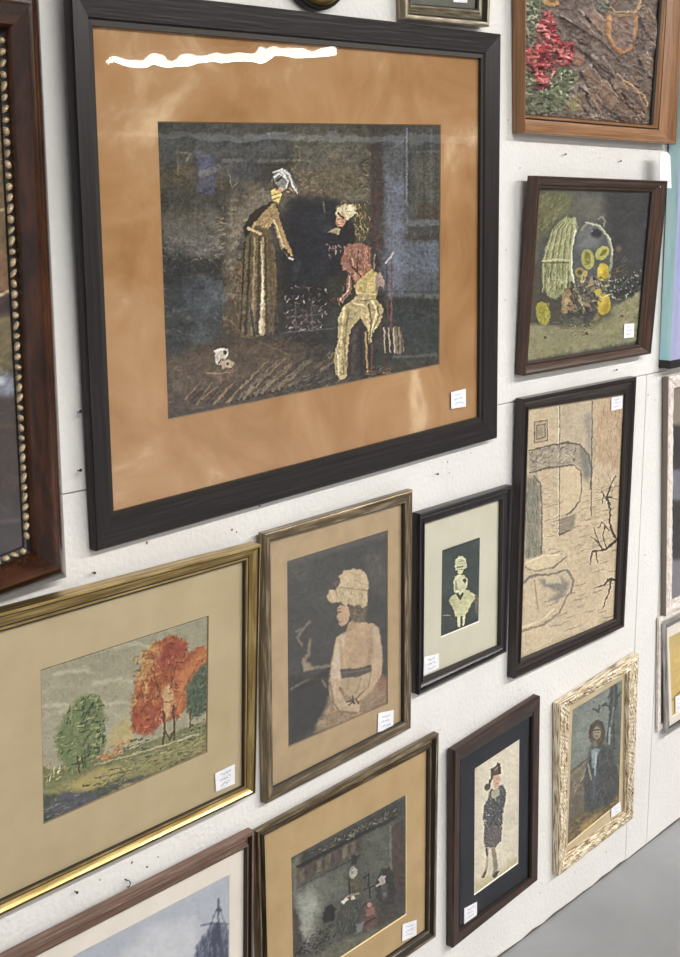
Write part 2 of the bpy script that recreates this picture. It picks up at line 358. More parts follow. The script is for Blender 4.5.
    for k in range(8): P.line([(150+k*24, 590+(k % 3)*12), (215+k*24, 520+(k % 2)*16)], (2, 1.2), [(150, 118, 88), (54, 42, 32), (128, 116, 88)][k % 3], .7, 1)
    P.line([(500, 330), (640, 400)], 2, (50, 40, 34), .7, 1.2); P.line([(470, 350), (630, 420)], 2, (110, 92, 72), .7, 1.2)
    P.zoom(150, 260, 4.25)
    P.poly([(240, 490), (290, 465), (365, 440), (350, 490), (300, 520)], (112, 88, 74), 2, .95, 1, 4, 10); P.line([(240, 482), (340, 478)], 1.6, (176, 146, 120), .8)
    P.poly([(275, 385), (295, 372), (330, 380), (334, 400), (318, 425), (305, 420), (298, 450), (278, 440)], (232, 226, 206), 1, 1, .6, 3); P.ell(318, 392, 7, 9, (40, 34, 30), 20, 1)
    P.poly([(300, 430), (322, 420), (360, 432), (345, 455), (305, 462)], (206, 188, 160), 1, 1, .6, 3); P.ell(330, 440, 5, 6, (50, 38, 32)); P.line([(285, 450), (300, 425)], 1.5, (60, 50, 42))
    # pots on the fire
    P.zoom(290, 250, 4.25)
    P.poly(R_(0, 180, 150, 470), (56, 52, 46), 8, .9, 3, 6, 16); P.dabs(R_(0, 185, 145, 350), 110, [(150, 146, 138), (34, 32, 32), (104, 84, 70), (66, 64, 66), (190, 186, 176)], 5, 2, 0, 90, .8)
    P.dabs(R_(-60, 260, 140, 430), 60, [(78, 64, 52), (36, 32, 30), (110, 96, 80)], 9, 2.4, 10, 50, .6)
    P.zoom(290, 250, 4.25)
    P.poly(R_(420, 205, 645, 440), (60, 64, 60), 5, 1, 2, 9, 8); P.line([(420, 190), (640, 196)], 5, (128, 132, 130), .5, 3); P.poly(R_(380, 0, 645, 180), (94, 100, 106), 6, .7, 2, 9, 8)
    P.line([(440, 455), (640, 445)], 3, (104, 106, 98), .6, 2); P.poly([(0, 620), (60, 490), (250, 530), (645, 450), (645, 520), (0, 640)], (72, 66, 56), 6, .8, 2, 6, 14)
    P.dabs([(0, 620), (80, 480), (200, 520), (500, 480), (300, 560)], 60, [(120, 108, 88), (50, 44, 36), (98, 92, 78)], 12, 2.4, -30, 20, .6)
    P.zoom(150, 110, 2.2667)
    P.dabs(R_(20, 60, 640, 330), 160, [(88, 86, 80), (40, 42, 42), (74, 76, 74), (92, 88, 76)], 16, 6, 5, 70, .3, f=3)
    P.dabs(R_(165, 190, 230, 500), 70, [(128, 116, 96), (54, 46, 36), (100, 84, 60), (146, 132, 110)], 7, 3, 70, 50, .5)
    P.dabs(R_(40, 250, 200, 480), 80, [(44, 46, 46), (96, 98, 98), (82, 80, 66), (60, 64, 66)], 10, 4, 10, 70, .4)
    P.dabs(R_(330, 60, 500, 200), 90, [(112, 106, 84), (58, 56, 48), (92, 90, 76), (132, 120, 88)], 10, 3, 10, 70, .4)
    P.dabs(R_(500, 120, 650, 560), 60, [(98, 100, 98), (62, 64, 60), (84, 84, 76)], 12, 3, 85, 25, .35)
    for (x, y, rx, ry, c) in ((95, 250, 60, 40, (92, 88, 74)), (215, 210, 40, 50, (104, 96, 80)), (110, 300, 50, 30, (112, 108, 104)), (120, 420, 60, 50, (78, 84, 88)), (60, 350, 40, 50, (48, 50, 50)), (250, 90, 60, 25, (74, 76, 74)), (420, 150, 60, 30, (106, 98, 74)), (360, 190, 50, 12, (116, 96, 76)), (560, 250, 40, 60, (84, 86, 82)), (590, 470, 50, 40, (66, 70, 70)), (440, 90, 50, 25, (92, 90, 76)), (320, 455, 60, 25, (70, 66, 58)), (200, 130, 50, 30, (86, 88, 92))):
        P.ell(x, y, rx, ry, c, 0, 12, .55, 6, 9, 14)
    P.poly([(310, 215), (340, 195), (405, 200), (420, 300), (400, 420), (330, 430), (290, 400), (300, 300)], (38, 42, 50), 8, .5, 3, 8, 8)
    P.zoom(150, 110, 2.2667)
    for q, c, al in (([(175, 250), (215, 205), (290, 180), (285, 215), (235, 235), (200, 290), (195, 420), (170, 430)], (122, 114, 98), .5), ([(420, 170), (500, 190), (500, 260), (470, 250)], (108, 104, 88), .5), ([(30, 250), (150, 230), (165, 330), (40, 330)], (112, 108, 98), .45), ([(20, 60), (300, 50), (300, 90), (20, 120)], (84, 86, 82), .5), ([(330, 60), (480, 60), (470, 130), (340, 130)], (100, 98, 84), .5), ([(40, 560), (300, 520), (400, 540), (260, 600), (50, 650)], (104, 90, 70), .45), ([(300, 400), (410, 400), (400, 520), (290, 500)], (44, 42, 42), .5), ([(540, 430), (650, 430), (650, 540), (540, 560)], (58, 62, 60), .6), ([(540, 170), (575, 170), (575, 420), (540, 430)], (116, 122, 132), .55), ([(300, 230), (380, 215), (400, 330), (330, 400), (300, 380)], (30, 34, 44), .6)):
        P.poly(q, c, 7, al, 4, 7, 12)
    for k in range(26): x, y = 176+P.r.uniform(0, 34)+(k % 3)*6, 205+k*9; P.ell(x, y, 9, 5, [(136, 126, 108), (110, 100, 84), (150, 138, 116)][k % 3], P.r.uniform(-20, 20), 1.6, .45, 1, 3)
    P.dabs(R_(300, 400, 400, 500), 60, [(180, 174, 164), (26, 26, 28), (130, 110, 92), (80, 80, 84)], 5, 2.4, 0, 90, .75)
    for q in ([(300, 505), (420, 495)], [(310, 470), (400, 462)], [(330, 440), (330, 500)], [(365, 435), (368, 500)]): P.line(q, 1.6, (96, 92, 88), .6)
    # standing woman
    P.zoom(150, 110, 4.25)
    P.poly([(395, 500), (440, 430), (520, 385), (545, 420), (480, 500), (410, 545)], (44, 40, 34), 2, 1, 1, 4, 8)
    P.poly([(440, 485), (500, 415), (530, 395), (552, 440), (500, 510), (470, 530), (430, 510)], (150, 128, 88), 1.4, 1, .8, 4, 14); P.dabs([(445, 490), (530, 400), (545, 440), (480, 520)], 16, [(186, 164, 118), (108, 88, 58)], 7, 1.6, -50, 20, .7)
    P.poly([(520, 455), (545, 450), (585, 560), (610, 620), (590, 630), (560, 590), (535, 520)], (158, 134, 94), 1.2, 1, .6, 4, 10); P.line([(528, 470), (570, 585)], 1.4, (206, 188, 146), .8)
    P.line([(570, 590), (605, 635)], 3, (60, 46, 36)); P.line([(592, 628), (604, 634)], 2, (214, 196, 160))
    P.poly([(512, 340), (545, 330), (560, 360), (545, 395), (520, 385)], (196, 172, 106), 1, 1, .5, 3)
    P.line([(520, 362), (552, 352)], 1.3, (120, 98, 58), .7); P.line([(522, 382), (548, 372)], 1.3, (110, 90, 52), .7)
    P.ell(556, 322, 21, 27, (176, 140, 108), 15, 1.2, 1, .4, 3, 8); P.ell(566, 326, 8, 14, (206, 170, 134), 15, 2, .8); P.line([(562, 318), (570, 317)], .9, (60, 44, 36)); P.line([(566, 338), (573, 336)], .9, (120, 62, 50)); P.ell(540, 318, 9, 20, (70, 54, 42), 10, 2, .9)
    P.poly([(515, 300), (535, 258), (575, 250), (600, 280), (625, 330), (628, 355), (590, 300), (575, 335), (545, 325)], (128, 126, 118), 1.2, 1, .6, 3, 12)
    for q in ([(525, 265), (560, 252), (590, 275), (612, 330)], [(530, 285), (550, 270), (575, 290)], [(560, 262), (585, 300), (580, 330)], [(600, 310), (625, 352)]): P.line(q, (2.0, 1.2), (214, 212, 198), .95, .8)
    P.line([(540, 300), (560, 285)], 2.2, (56, 58, 60)); P.line([(512, 260), (528, 310)], 2, (54, 50, 46)); P.dabs(R_(585, 320, 625, 350), 8, [(190, 150, 104), (240, 226, 190)], 4, 1.4, 30, 60)
    P.zoom(150, 110, 2.2667)
    P.poly([(218, 290), (240, 262), (272, 270), (284, 320), (288, 400), (280, 500), (230, 520), (205, 512), (202, 400)], (100, 88, 64), 1.6, 1, 1, 5, 14)
    for x0, x1, c, wd in ((228, 216, (60, 52, 38), 3), (238, 232, (146, 132, 98), 3), (248, 244, (70, 58, 40), 3), (256, 256, (170, 152, 116), 3.2), (262, 266, (84, 68, 48), 2.6), (270, 279, (92, 82, 60), 2), (244, 236, (118, 104, 74), 1.6)):
        P.line([(x0, 290), ((x0+x1)/2, 400), (x1, 508)], (wd*.6, wd), c, .85, 1.2, .8, 6)
    P.line([(252, 300), (256, 400), (250, 505)], (1.2, 3.2), (206, 190, 156), .85, 1); P.line([(230, 455), (236, 512)], 3, (60, 66, 70), .8); P.line([(222, 268), (250, 280)], 2.6, (178, 158, 116), .9); P.line([(215, 300), (205, 500)], 1.6, (48, 42, 32), .8)
    P.line([(268, 285), (290, 480)], 1.6, (98, 74, 50), .6); P.line([(335, 350), (325, 380)], 7, (52, 56, 60), .8, 3)
    # seated woman
    P.zoom(290, 110, 4.25)
    P.ell(245, 525, 46, 52, (34, 36, 42), 0, 2, 1, 1.5, 4, 8); P.poly([(290, 380), (335, 400), (340, 520), (310, 560), (270, 590), (285, 480)], (84, 76, 52), 3, .9, 1.5, 4, 14)
    P.dabs([(270, 380), (340, 390), (340, 540), (280, 560), (260, 440)], 34, [(150, 138, 92), (60, 54, 38), (176, 164, 116)], 8, 1.5, 75, 30, .75)
    P.ell(238, 432, 44, 34, (188, 176, 138), -15, 1.6, 1, 1, 3, 14); P.ell(250, 420, 24, 16, (222, 210, 172), -15, 3, .7); P.ell(216, 470, 21, 28, (172, 132, 104), 10, 1.4, 1, .4, 3, 8); P.ell(208, 474, 9, 15, (208, 168, 136), 10, 2.5, .8); P.line([(204, 466), (212, 464)], .9, (56, 40, 34)); P.line([(203, 488), (210, 487)], .9, (124, 62, 52)); P.poly([(165, 520), (190, 500), (215, 505), (205, 530)], (186, 172, 132), 1.5, .8, .8, 3, 12); P.dabs(R_(225, 400, 300, 450), 12, [(240, 228, 184), (50, 42, 34), (196, 158, 92), (150, 118, 60)], 5, 1.8, 30, 80, .85)
    P.line([(200, 415), (230, 385), (245, 400)], 1.5, (110, 96, 70)); P.line([(205, 440), (225, 460)], 2, (40, 34, 30)); P.line([(140, 390), (150, 430)], 1.6, (110, 104, 90), .8)
    P.dabs(R_(140, 570, 220, 640), 14, [(160, 140, 130), (30, 30, 34), (196, 170, 150)], 5, 1.8, 60, 40, .8)
    P.zoom(290, 250, 4.25)
    P.poly([(215, 40), (235, 0), (250, -25), (300, -30), (345, -12), (352, 60), (340, 105), (285, 150), (262, 120), (245, 90), (225, 85)], (138, 102, 84), 1.6, 1, 1, 4, 14)
    P.dabs([(230, 0), (340, -10), (345, 90), (280, 130)], 34, [(192, 142, 114), (104, 62, 50), (176, 124, 94), (214, 170, 138)], 9, 2, 80, 22, .7)
    P.line([(290, 0), (285, 90)], 1.4, (72, 42, 36)); P.line([(262, 70), (300, 110)], 2, (84, 48, 40)); P.line([(345, 0), (350, 80)], 2.4, (70, 78, 62), .8)
    P.poly([(245, 100), (262, 130), (258, 180), (225, 225), (205, 222), (200, 210), (238, 180)], (140, 104, 88), 1, 1, .6, 3, 10); P.line([(255, 110), (248, 170), (212, 215)], 1.3, (196, 172, 152), .9); P.dabs(R_(175, 200, 225, 245), 10, [(210, 190, 168), (60, 40, 34), (130, 90, 72)], 5, 1.5, 30, 50)
    P.poly([(270, 150), (310, 115), (350, 80), (368, 100), (366, 205), (290, 205)], (176, 158, 104), 1.2, 1, .8, 4, 12)
    P.poly([(280, 195), (365, 205), (398, 250), (388, 300), (352, 350), (348, 395), (332, 395), (330, 340), (300, 285), (262, 330), (248, 400), (240, 540), (215, 552), (192, 530), (188, 470), (205, 380), (205, 290), (225, 240)], (170, 154, 112), 1.2, 1, 1, 5, 14)
    for q, c, wd in (([(230, 250), (220, 350), (212, 520)], (206, 192, 142), 2.6), ([(250, 250), (235, 370), (228, 530)], (134, 118, 74), 2.2), ([(275, 225), (320, 240)], (214, 200, 152), 2.2), ([(350, 215), (370, 260), (345, 350)], (220, 206, 150), 2.4), ([(335, 230), (345, 300), (338, 385)], (96, 82, 50), 1.8), ([(372, 240), (380, 280), (350, 345)], (120, 104, 64), 1.8), ([(300, 215), (360, 212)], (110, 94, 60), 1.3), ([(285, 180), (362, 188)], (206, 192, 150), 1.4), ([(205, 450), (205, 530)], (226, 212, 166), 2)): P.line(q, (wd, wd*.5), c, .85, 1)
    P.dabs([(200, 380), (250, 380), (235, 540), (195, 530)], 22, [(206, 196, 150), (110, 96, 62)], 6, 1.4, 85, 20, .7); P.dabs(R_(205, 120, 360, 330), 30, [(200, 186, 134), (140, 124, 80)], 7, 1.5, 70, 30, .5)
    P.poly([(262, 335), (300, 290), (328, 345), (330, 520), (300, 540), (245, 540), (250, 400)], (66, 58, 54), 1.6, 1, .8, 5, 12); P.line([(320, 350), (330, 515)], 1.8, (150, 130, 88)); P.line([(275, 360), (268, 520)], 4, (88, 78, 68), .7, 2); P.line([(300, 340), (305, 530)], 3, (44, 42, 46), .8, 2)
    P.poly([(365, 100), (385, 95), (402, 130), (398, 165), (380, 150), (366, 190)], (148, 128, 118), 1.2, 1, .6)
    for q, c, wd in (([(432, 60), (430, 330), (470, 440)], (112, 84, 78), 1.8), ([(412, 60), (415, 300)], (92, 72, 68), 1.5), ([(408, 55), (440, 10)], (176, 166, 150), 1.8), ([(385, 310), (405, 510)], (84, 60, 54), 2), ([(350, 400), (345, 520)], (104, 76, 66), 2), ([(400, 330), (440, 420)], (100, 74, 64), 1.6), ([(360, 20), (355, 80)], (140, 134, 120), 1.4)): P.line(q, wd, c, .85)
    P.poly([(440, 320), (475, 330), (485, 430), (460, 445), (445, 430)], (122, 112, 92), 1.2, 1, .6, 3, 12)
    for x in (405, 425, 445, 462, 478): P.line([(x-6, 330), (x, 435)], 1.2, (186, 170, 140) if x % 2 else (70, 60, 52), .7)
    P.dabs(R_(330, 500, 430, 540), 14, [(150, 120, 80), (40, 34, 30)], 8, 1.6, -20, 30, .7)
    P.wash(3, 7, 5); P.wash(1.6, 5, 6); A_ = P.img; m_ = A_.mean((0, 1)); P.img = m_+(A_-m_)*1.18; return P.finish(1.2,.24,1.3,.9,8,tint=(1.0,1.0,1.03))

def art_autumn():
    P = Paint((36, 610, 214, 832), (160, 154, 134), 3, 21); P.zoom(30, 600, 3.579); P.wash(40, 8, 1, sx=.3); P.wash(4, 5, 2)
    P.poly([(38, 300), (300, 280), (640, 150), (640, 60), (38, 250)], (150, 146, 128), 12, .6, 3)
    for q, c in (([(90, 262), (200, 248), (230, 262)], (186, 180, 160)), ([(230, 300), (330, 282), (380, 300)], (180, 174, 156)), ([(40, 380), (150, 378), (300, 372), (370, 366)], (190, 182, 164)), ([(300, 170), (380, 155), (420, 165)], (178, 172, 152)), ([(60, 410), (120, 395), (250, 395)], (180, 172, 152))): P.line(q, (5, 2.5), c, .7, 3, 2, 8)
    P.poly([(40, 420), (380, 390), (380, 520), (40, 560)], (166, 162, 146), 14, .7, 3)
    P.poly([(270, 520), (310, 440), (350, 420), (375, 480), (380, 520)], (186, 166, 116), 5, .85, 3, 4, 12)
    P.poly([(46, 640), (45, 590), (70, 610), (240, 570), (380, 520), (500, 480), (636, 430), (636, 550), (480, 625), (340, 660), (250, 715), (48, 806)], (120, 122, 88), 2.5, 1, 1, 5, 14)
    P.poly([(46, 690), (150, 640), (260, 600), (420, 560), (560, 500), (636, 480), (636, 548), (540, 590), (380, 650), (200, 690), (100, 690)], (146, 138, 92), 5, .9, 2, 6, 16)
    P.poly([(130, 670), (240, 600), (340, 595), (300, 640), (200, 690)], (176, 158, 104), 5, .8, 2)
    P.poly([(200, 690), (330, 640), (460, 620), (560, 570), (636, 545), (480, 628), (340, 662), (250, 715), (48, 806), (46, 700)], (74, 80, 74), 4, .9, 2, 5, 12)
    P.poly([(46, 740), (120, 690), (230, 690), (250, 715), (48, 808)], (88, 88, 108), 4, .85, 2, 5, 12); P.poly([(46, 770), (90, 760), (80, 796), (48, 806)], (52, 70, 80), 4, .9)
    P.dabs([(46, 720), (260, 620), (636, 470), (636, 548), (380, 655), (60, 800)], 170, [(66, 84, 56), (150, 146, 100), (96, 104, 74), (54, 66, 62), (168, 152, 108), (92, 92, 110)], 8, 1.8, -22, 18, .6)
    P.dabs([(300, 570), (636, 450), (636, 500), (330, 620)], 50, [(196, 184, 148), (120, 122, 84), (88, 94, 66)], 9, 1.5, -18, 12, .6)
    P.line([(230, 590), (420, 540), (600, 480)], (1.2, 1.8), (198, 184, 152), .7, 1, 1)
    gt = [(100, 560), (88, 500), (108, 450), (130, 400), (170, 350), (215, 336), (250, 350), (268, 400), (272, 500), (255, 550), (210, 590), (150, 620)]
    P.poly(gt, (112, 124, 84), 5, 1, 3, 4, 14); P.dabs(gt, 130, [(60, 78, 50), (150, 154, 110), (98, 112, 74), (52, 70, 56), (176, 172, 128)], 6, 2, -40, 50, .75)
    P.dabs([(190, 350), (260, 370), (270, 520), (200, 600), (180, 470)], 60, [(52, 70, 50), (66, 84, 60), (42, 58, 52)], 6, 2.2, -50, 40, .7)
    P.dabs([(48, 600), (70, 580), (140, 600), (180, 600), (60, 660)], 36, [(196, 184, 132), (150, 148, 96), (104, 108, 70), (224, 214, 170)], 6, 1.6, -50, 40, .8); P.line([(170, 560), (176, 615)], 1.6, (70, 60, 44)); P.line([(185, 560), (192, 600)], 1.4, (80, 66, 48))
    P.dabs([(235, 580), (270, 530), (350, 500), (370, 520), (300, 570)], 46, [(198, 118, 66), (176, 92, 52), (214, 160, 104), (150, 128, 78)], 5, 2.2, -30, 40, .85); P.dabs([(320, 540), (380, 490), (430, 500), (420, 530)], 26, [(76, 92, 92), (104, 116, 108), (200, 176, 140), (60, 72, 60)], 5, 2, -20, 40, .8)
    # right green tree
    g2 = [(560, 400), (555, 300), (580, 240), (634, 215), (634, 400), (590, 420)]; P.poly(g2, (84, 96, 78), 4, 1, 2, 4, 12); P.dabs(g2, 80, [(54, 70, 56), (120, 130, 98), (80, 100, 78), (60, 84, 84)], 6, 2, -60, 50, .75)
    P.line([(575, 390), (572, 455)], 2, (92, 70, 50)); P.dabs(R_(575, 410, 636, 480), 22, [(76, 88, 62), (150, 140, 100), (60, 62, 48)], 5, 1.8, -30, 40, .7)
    rt = [(366, 460), (362, 410), (378, 340), (380, 290), (400, 240), (410, 190), (450, 150), (500, 128), (545, 135), (566, 165), (560, 200), (590, 175), (630, 158), (636, 215), (590, 260), (560, 300), (555, 380), (540, 420), (500, 430), (470, 440), (420, 480), (390, 478)]
    P.poly(rt, (160, 88, 56), 3, 1, 3, 4, 22)
    P.poly([(400, 240), (410, 190), (450, 150), (470, 180), (430, 260), (390, 320), (382, 300)], (188, 152, 96), 5, .8, 2, 4, 12)
    P.poly([(470, 180), (520, 140), (560, 160), (550, 200), (500, 250), (460, 240)], (148, 66, 56), 5, .85, 2, 4, 12); P.poly([(366, 460), (364, 410), (400, 400), (470, 380), (470, 440), (420, 480), (390, 478)], (164, 80, 58), 5, .8, 2, 4, 12)
    P.dabs(rt, 120, [(190, 112, 70), (140, 68, 48), (176, 98, 56), (124, 54, 44)], 9, 4, -45, 70, .5, f=2)
    P.dabs([(380, 200), (460, 140), (440, 300), (370, 420), (365, 330)], 60, [(196, 150, 92), (206, 166, 104), (160, 96, 56), (120, 70, 44)], 8, 3, -50, 60, .6)
    P.dabs([(440, 320), (540, 300), (540, 430), (440, 440)], 40, [(200, 150, 104), (214, 176, 130), (110, 66, 44)], 6, 2, 80, 40, .6)
    for q in ([(480, 420), (470, 340), (440, 260)], [(505, 400), (500, 320), (520, 240)], [(515, 400), (560, 300), (600, 230)]): P.line(q, (1.6, .8), (84, 50, 38), .7, 1, 1.5)
    P.poly([(470, 330), (500, 300), (520, 340), (500, 420), (480, 420)], (206, 172, 128), 4, .8, 2); P.poly([(530, 260), (600, 190), (632, 170), (634, 210), (580, 260), (555, 330), (545, 400), (520, 410)], (204, 130, 82), 5, .6, 2)
    P.dabs(rt, 70, [(92, 48, 38), (80, 50, 40), (130, 80, 50), (214, 150, 100)], 5, 1.6, -40, 70, .7)
    for q in ([(478, 400), (482, 450), (475, 515)], [(513, 380), (516, 440), (517, 498)], [(482, 470), (500, 500)], [(515, 470), (500, 495)]): P.line(q, (2.4, 2), (98, 68, 48), .95, .8)
    P.line([(40, 250), (636, 55)], 1.5, (90, 78, 54), .5); P.wash(3, 7, 5); P.wash(1.4, 5, 6); return P.finish(1.2,.07,1.1,.85,8,tint=(1, 1, .95))

def art_lady():
    P = Paint((283, 524, 392, 756), (66, 64, 60), 3, 31); P.zoom(280, 530, 4.35); P.wash(25, 9, 1); P.wash(5, 5, 2)
    P.poly([(32, 160), (32, 135), (470, 0), (470, 35), (380, 50)], (92, 90, 84), 5, .6, 1.5); P.poly([(380, 110), (440, 90), (470, 150), (470, 300), (400, 250)], (84, 80, 72), 12, .6, 3, 6, 10)
    P.dabs(R_(50, 170, 120, 300), 26, [(104, 92, 66), (52, 48, 44), (84, 80, 72)], 8, 2.4, 10, 70, .5); P.dabs(R_(380, 90, 450, 200), 20, [(104, 98, 86), (60, 56, 52)], 8, 2.2, 60, 40, .5)
    P.poly([(35, 640), (200, 640), (230, 740), (160, 860), (38, 948)], (48, 46, 44), 8, .9, 3)
    for q, wd in (([(70, 440), (105, 425), (130, 400), (100, 430), (75, 470), (95, 500)], 2.4), ([(130, 480), (125, 540), (100, 570), (110, 610), (150, 600), (215, 590)], 3), ([(50, 690), (120, 655), (180, 645), (200, 680)], 2.6)): P.line(q, wd, (150, 132, 104), .7, 2, 1, 4)
    P.poly([(100, 560), (130, 580), (145, 605), (105, 615)], (168, 148, 118), 3, .8); P.poly([(60, 690), (180, 620), (215, 600), (205, 640), (90, 700)], (40, 36, 34), 3, .8)
    # skirt
    P.poly([(150, 880), (165, 830), (200, 770), (215, 720), (260, 690), (380, 680), (430, 640), (468, 640), (468, 752), (300, 830), (200, 870)], (146, 122, 94), 5, 1, 2, 5, 12)
    P.dabs([(160, 860), (220, 740), (460, 660), (460, 740), (220, 850)], 60, [(176, 150, 116), (112, 92, 72), (160, 134, 102)], 14, 3, -35, 30, .5)
    P.poly([(425, 660), (440, 620), (466, 640), (466, 700), (440, 700)], (140, 88, 66), 5, .6)
    # body
    P.poly([(230, 600), (232, 520), (245, 470), (280, 445), (300, 432), (300, 410), (345, 400), (400, 405), (425, 420), (438, 470), (445, 570), (440, 630), (400, 690), (370, 720), (300, 700), (250, 680)], (186, 156, 120), 2, 1, 1, 4, 8)
    P.poly([(245, 500), (262, 460), (290, 450), (262, 560), (262, 640), (250, 700), (225, 700), (215, 640), (225, 560)], (196, 176, 148), 2.4, 1, 1, 4, 8)
    P.poly([(398, 415), (428, 425), (444, 520), (444, 575), (405, 580), (400, 500)], (184, 160, 130), 2, 1, 1, 4, 8); P.line([(395, 430), (400, 540)], 2.5, (142, 116, 90), .5, 2.5); P.line([(262, 480), (272, 600)], 2.5, (154, 128, 98), .5, 2.5); P.poly([(300, 470), (340, 440), (380, 520), (360, 590), (300, 600)], (176, 146, 112), 8, .6, 1); P.poly([(375, 430), (400, 500), (400, 580), (380, 590)], (150, 124, 96), 4, .5, 1)
    P.poly([(212, 650), (250, 640), (262, 700), (300, 750), (350, 755), (345, 790), (280, 800), (240, 780), (218, 720)], (190, 164, 132), 2, 1, .8, 4, 8); P.line([(218, 660), (232, 750), (262, 792), (330, 796)], 2, (110, 88, 66), .7, 1.8); P.dabs([(225, 660), (380, 650), (340, 760), (240, 770)], 40, [(204, 180, 148), (158, 132, 102), (180, 154, 122)], 12, 2, 75, 20, .5); P.line([(258, 690), (290, 745)], 1.6, (120, 96, 74), .7)
    P.poly([(400, 580), (442, 575), (440, 630), (400, 700), (340, 745), (325, 725), (375, 680)], (186, 158, 124), 1.6, 1, .8, 4, 8); P.line([(398, 590), (385, 680), (335, 730)], 1.6, (110, 86, 66), .7)
    P.poly([(270, 640), (395, 620), (380, 690), (320, 730), (275, 700)], (176, 152, 120), 2.5, 1, 1, 4, 10); P.line([(350, 650), (330, 710)], 2, (140, 116, 90), .6, 1.5); P.line([(300, 650), (290, 700)], 2, (146, 122, 94), .5, 1.5)
    P.poly([(262, 605), (330, 602), (395, 585), (398, 615), (340, 640), (268, 645)], (82, 76, 72), 1.6, 1, .8, 4, 10); P.line([(275, 622), (390, 605)], 1.8, (112, 104, 96), .6)
    for q in ([(290, 750), (310, 740), (325, 755)], [(300, 762), (318, 748)], [(315, 720), (322, 752)], [(330, 735), (342, 755)]): P.line(q, 1.4, (62, 48, 40), .8)
    # neck, head
    P.poly([(285, 440), (300, 400), (330, 385), (345, 405), (330, 430), (300, 440)], (172, 140, 106), 1.6, 1)
    P.poly([(300, 330), (380, 320), (378, 370), (362, 395), (335, 405), (310, 390), (296, 350)], (98, 84, 68), 2.4, 1, 1.2, 4, 12); P.dabs(R_(318, 335, 375, 400), 26, [(128, 112, 88), (64, 54, 44)], 7, 1.6, 60, 40, .7)
    P.poly([(248, 340), (262, 325), (298, 335), (305, 370), (292, 405), (270, 420), (256, 412), (258, 398), (246, 385), (250, 365)], (190, 156, 122), 1.2, 1, .4, 3, 6)
    P.line([(250, 358), (262, 356)], 1.2, (66, 50, 42), .9); P.line([(247, 384), (254, 386)], 1.1, (120, 84, 66)); P.line([(255, 402), (265, 401)], 1.1, (150, 96, 78), .8); P.ell(275, 380, 8, 7, (192, 146, 116), 0, 3, .5); P.line([(249, 345), (262, 342)], 1, (90, 70, 54), .8)
    P.poly([(205, 290), (215, 260), (240, 262), (262, 230), (258, 200), (280, 175), (330, 168), (370, 182), (384, 220), (382, 290), (378, 325), (360, 340), (345, 322), (325, 335), (300, 318), (285, 335), (265, 312), (240, 320), (215, 312)], (190, 168, 130), 1.6, 1, 1.4, 3, 8)
    P.dabs([(265, 215), (290, 180), (370, 190), (380, 300), (270, 290)], 60, [(208, 188, 152), (160, 136, 102), (196, 174, 138)], 8, 1.7, 10, 50, .6); P.dabs([(205, 290), (240, 262), (380, 280), (375, 330), (220, 315)], 54, [(216, 198, 164), (136, 112, 84), (198, 178, 142)], 6, 1.5, 75, 30, .75)
    P.dabs(R_(232, 225, 262, 255), 9, [(144, 98, 80), (120, 78, 64)], 4, 2, 30, 60, .8); P.line([(262, 250), (380, 262)], 1.2, (136, 112, 84), .6)
    P.wash(2.4, 6, 5); P.wash(1.2, 5, 6); return P.finish(.6,.1,.5,.85,3)

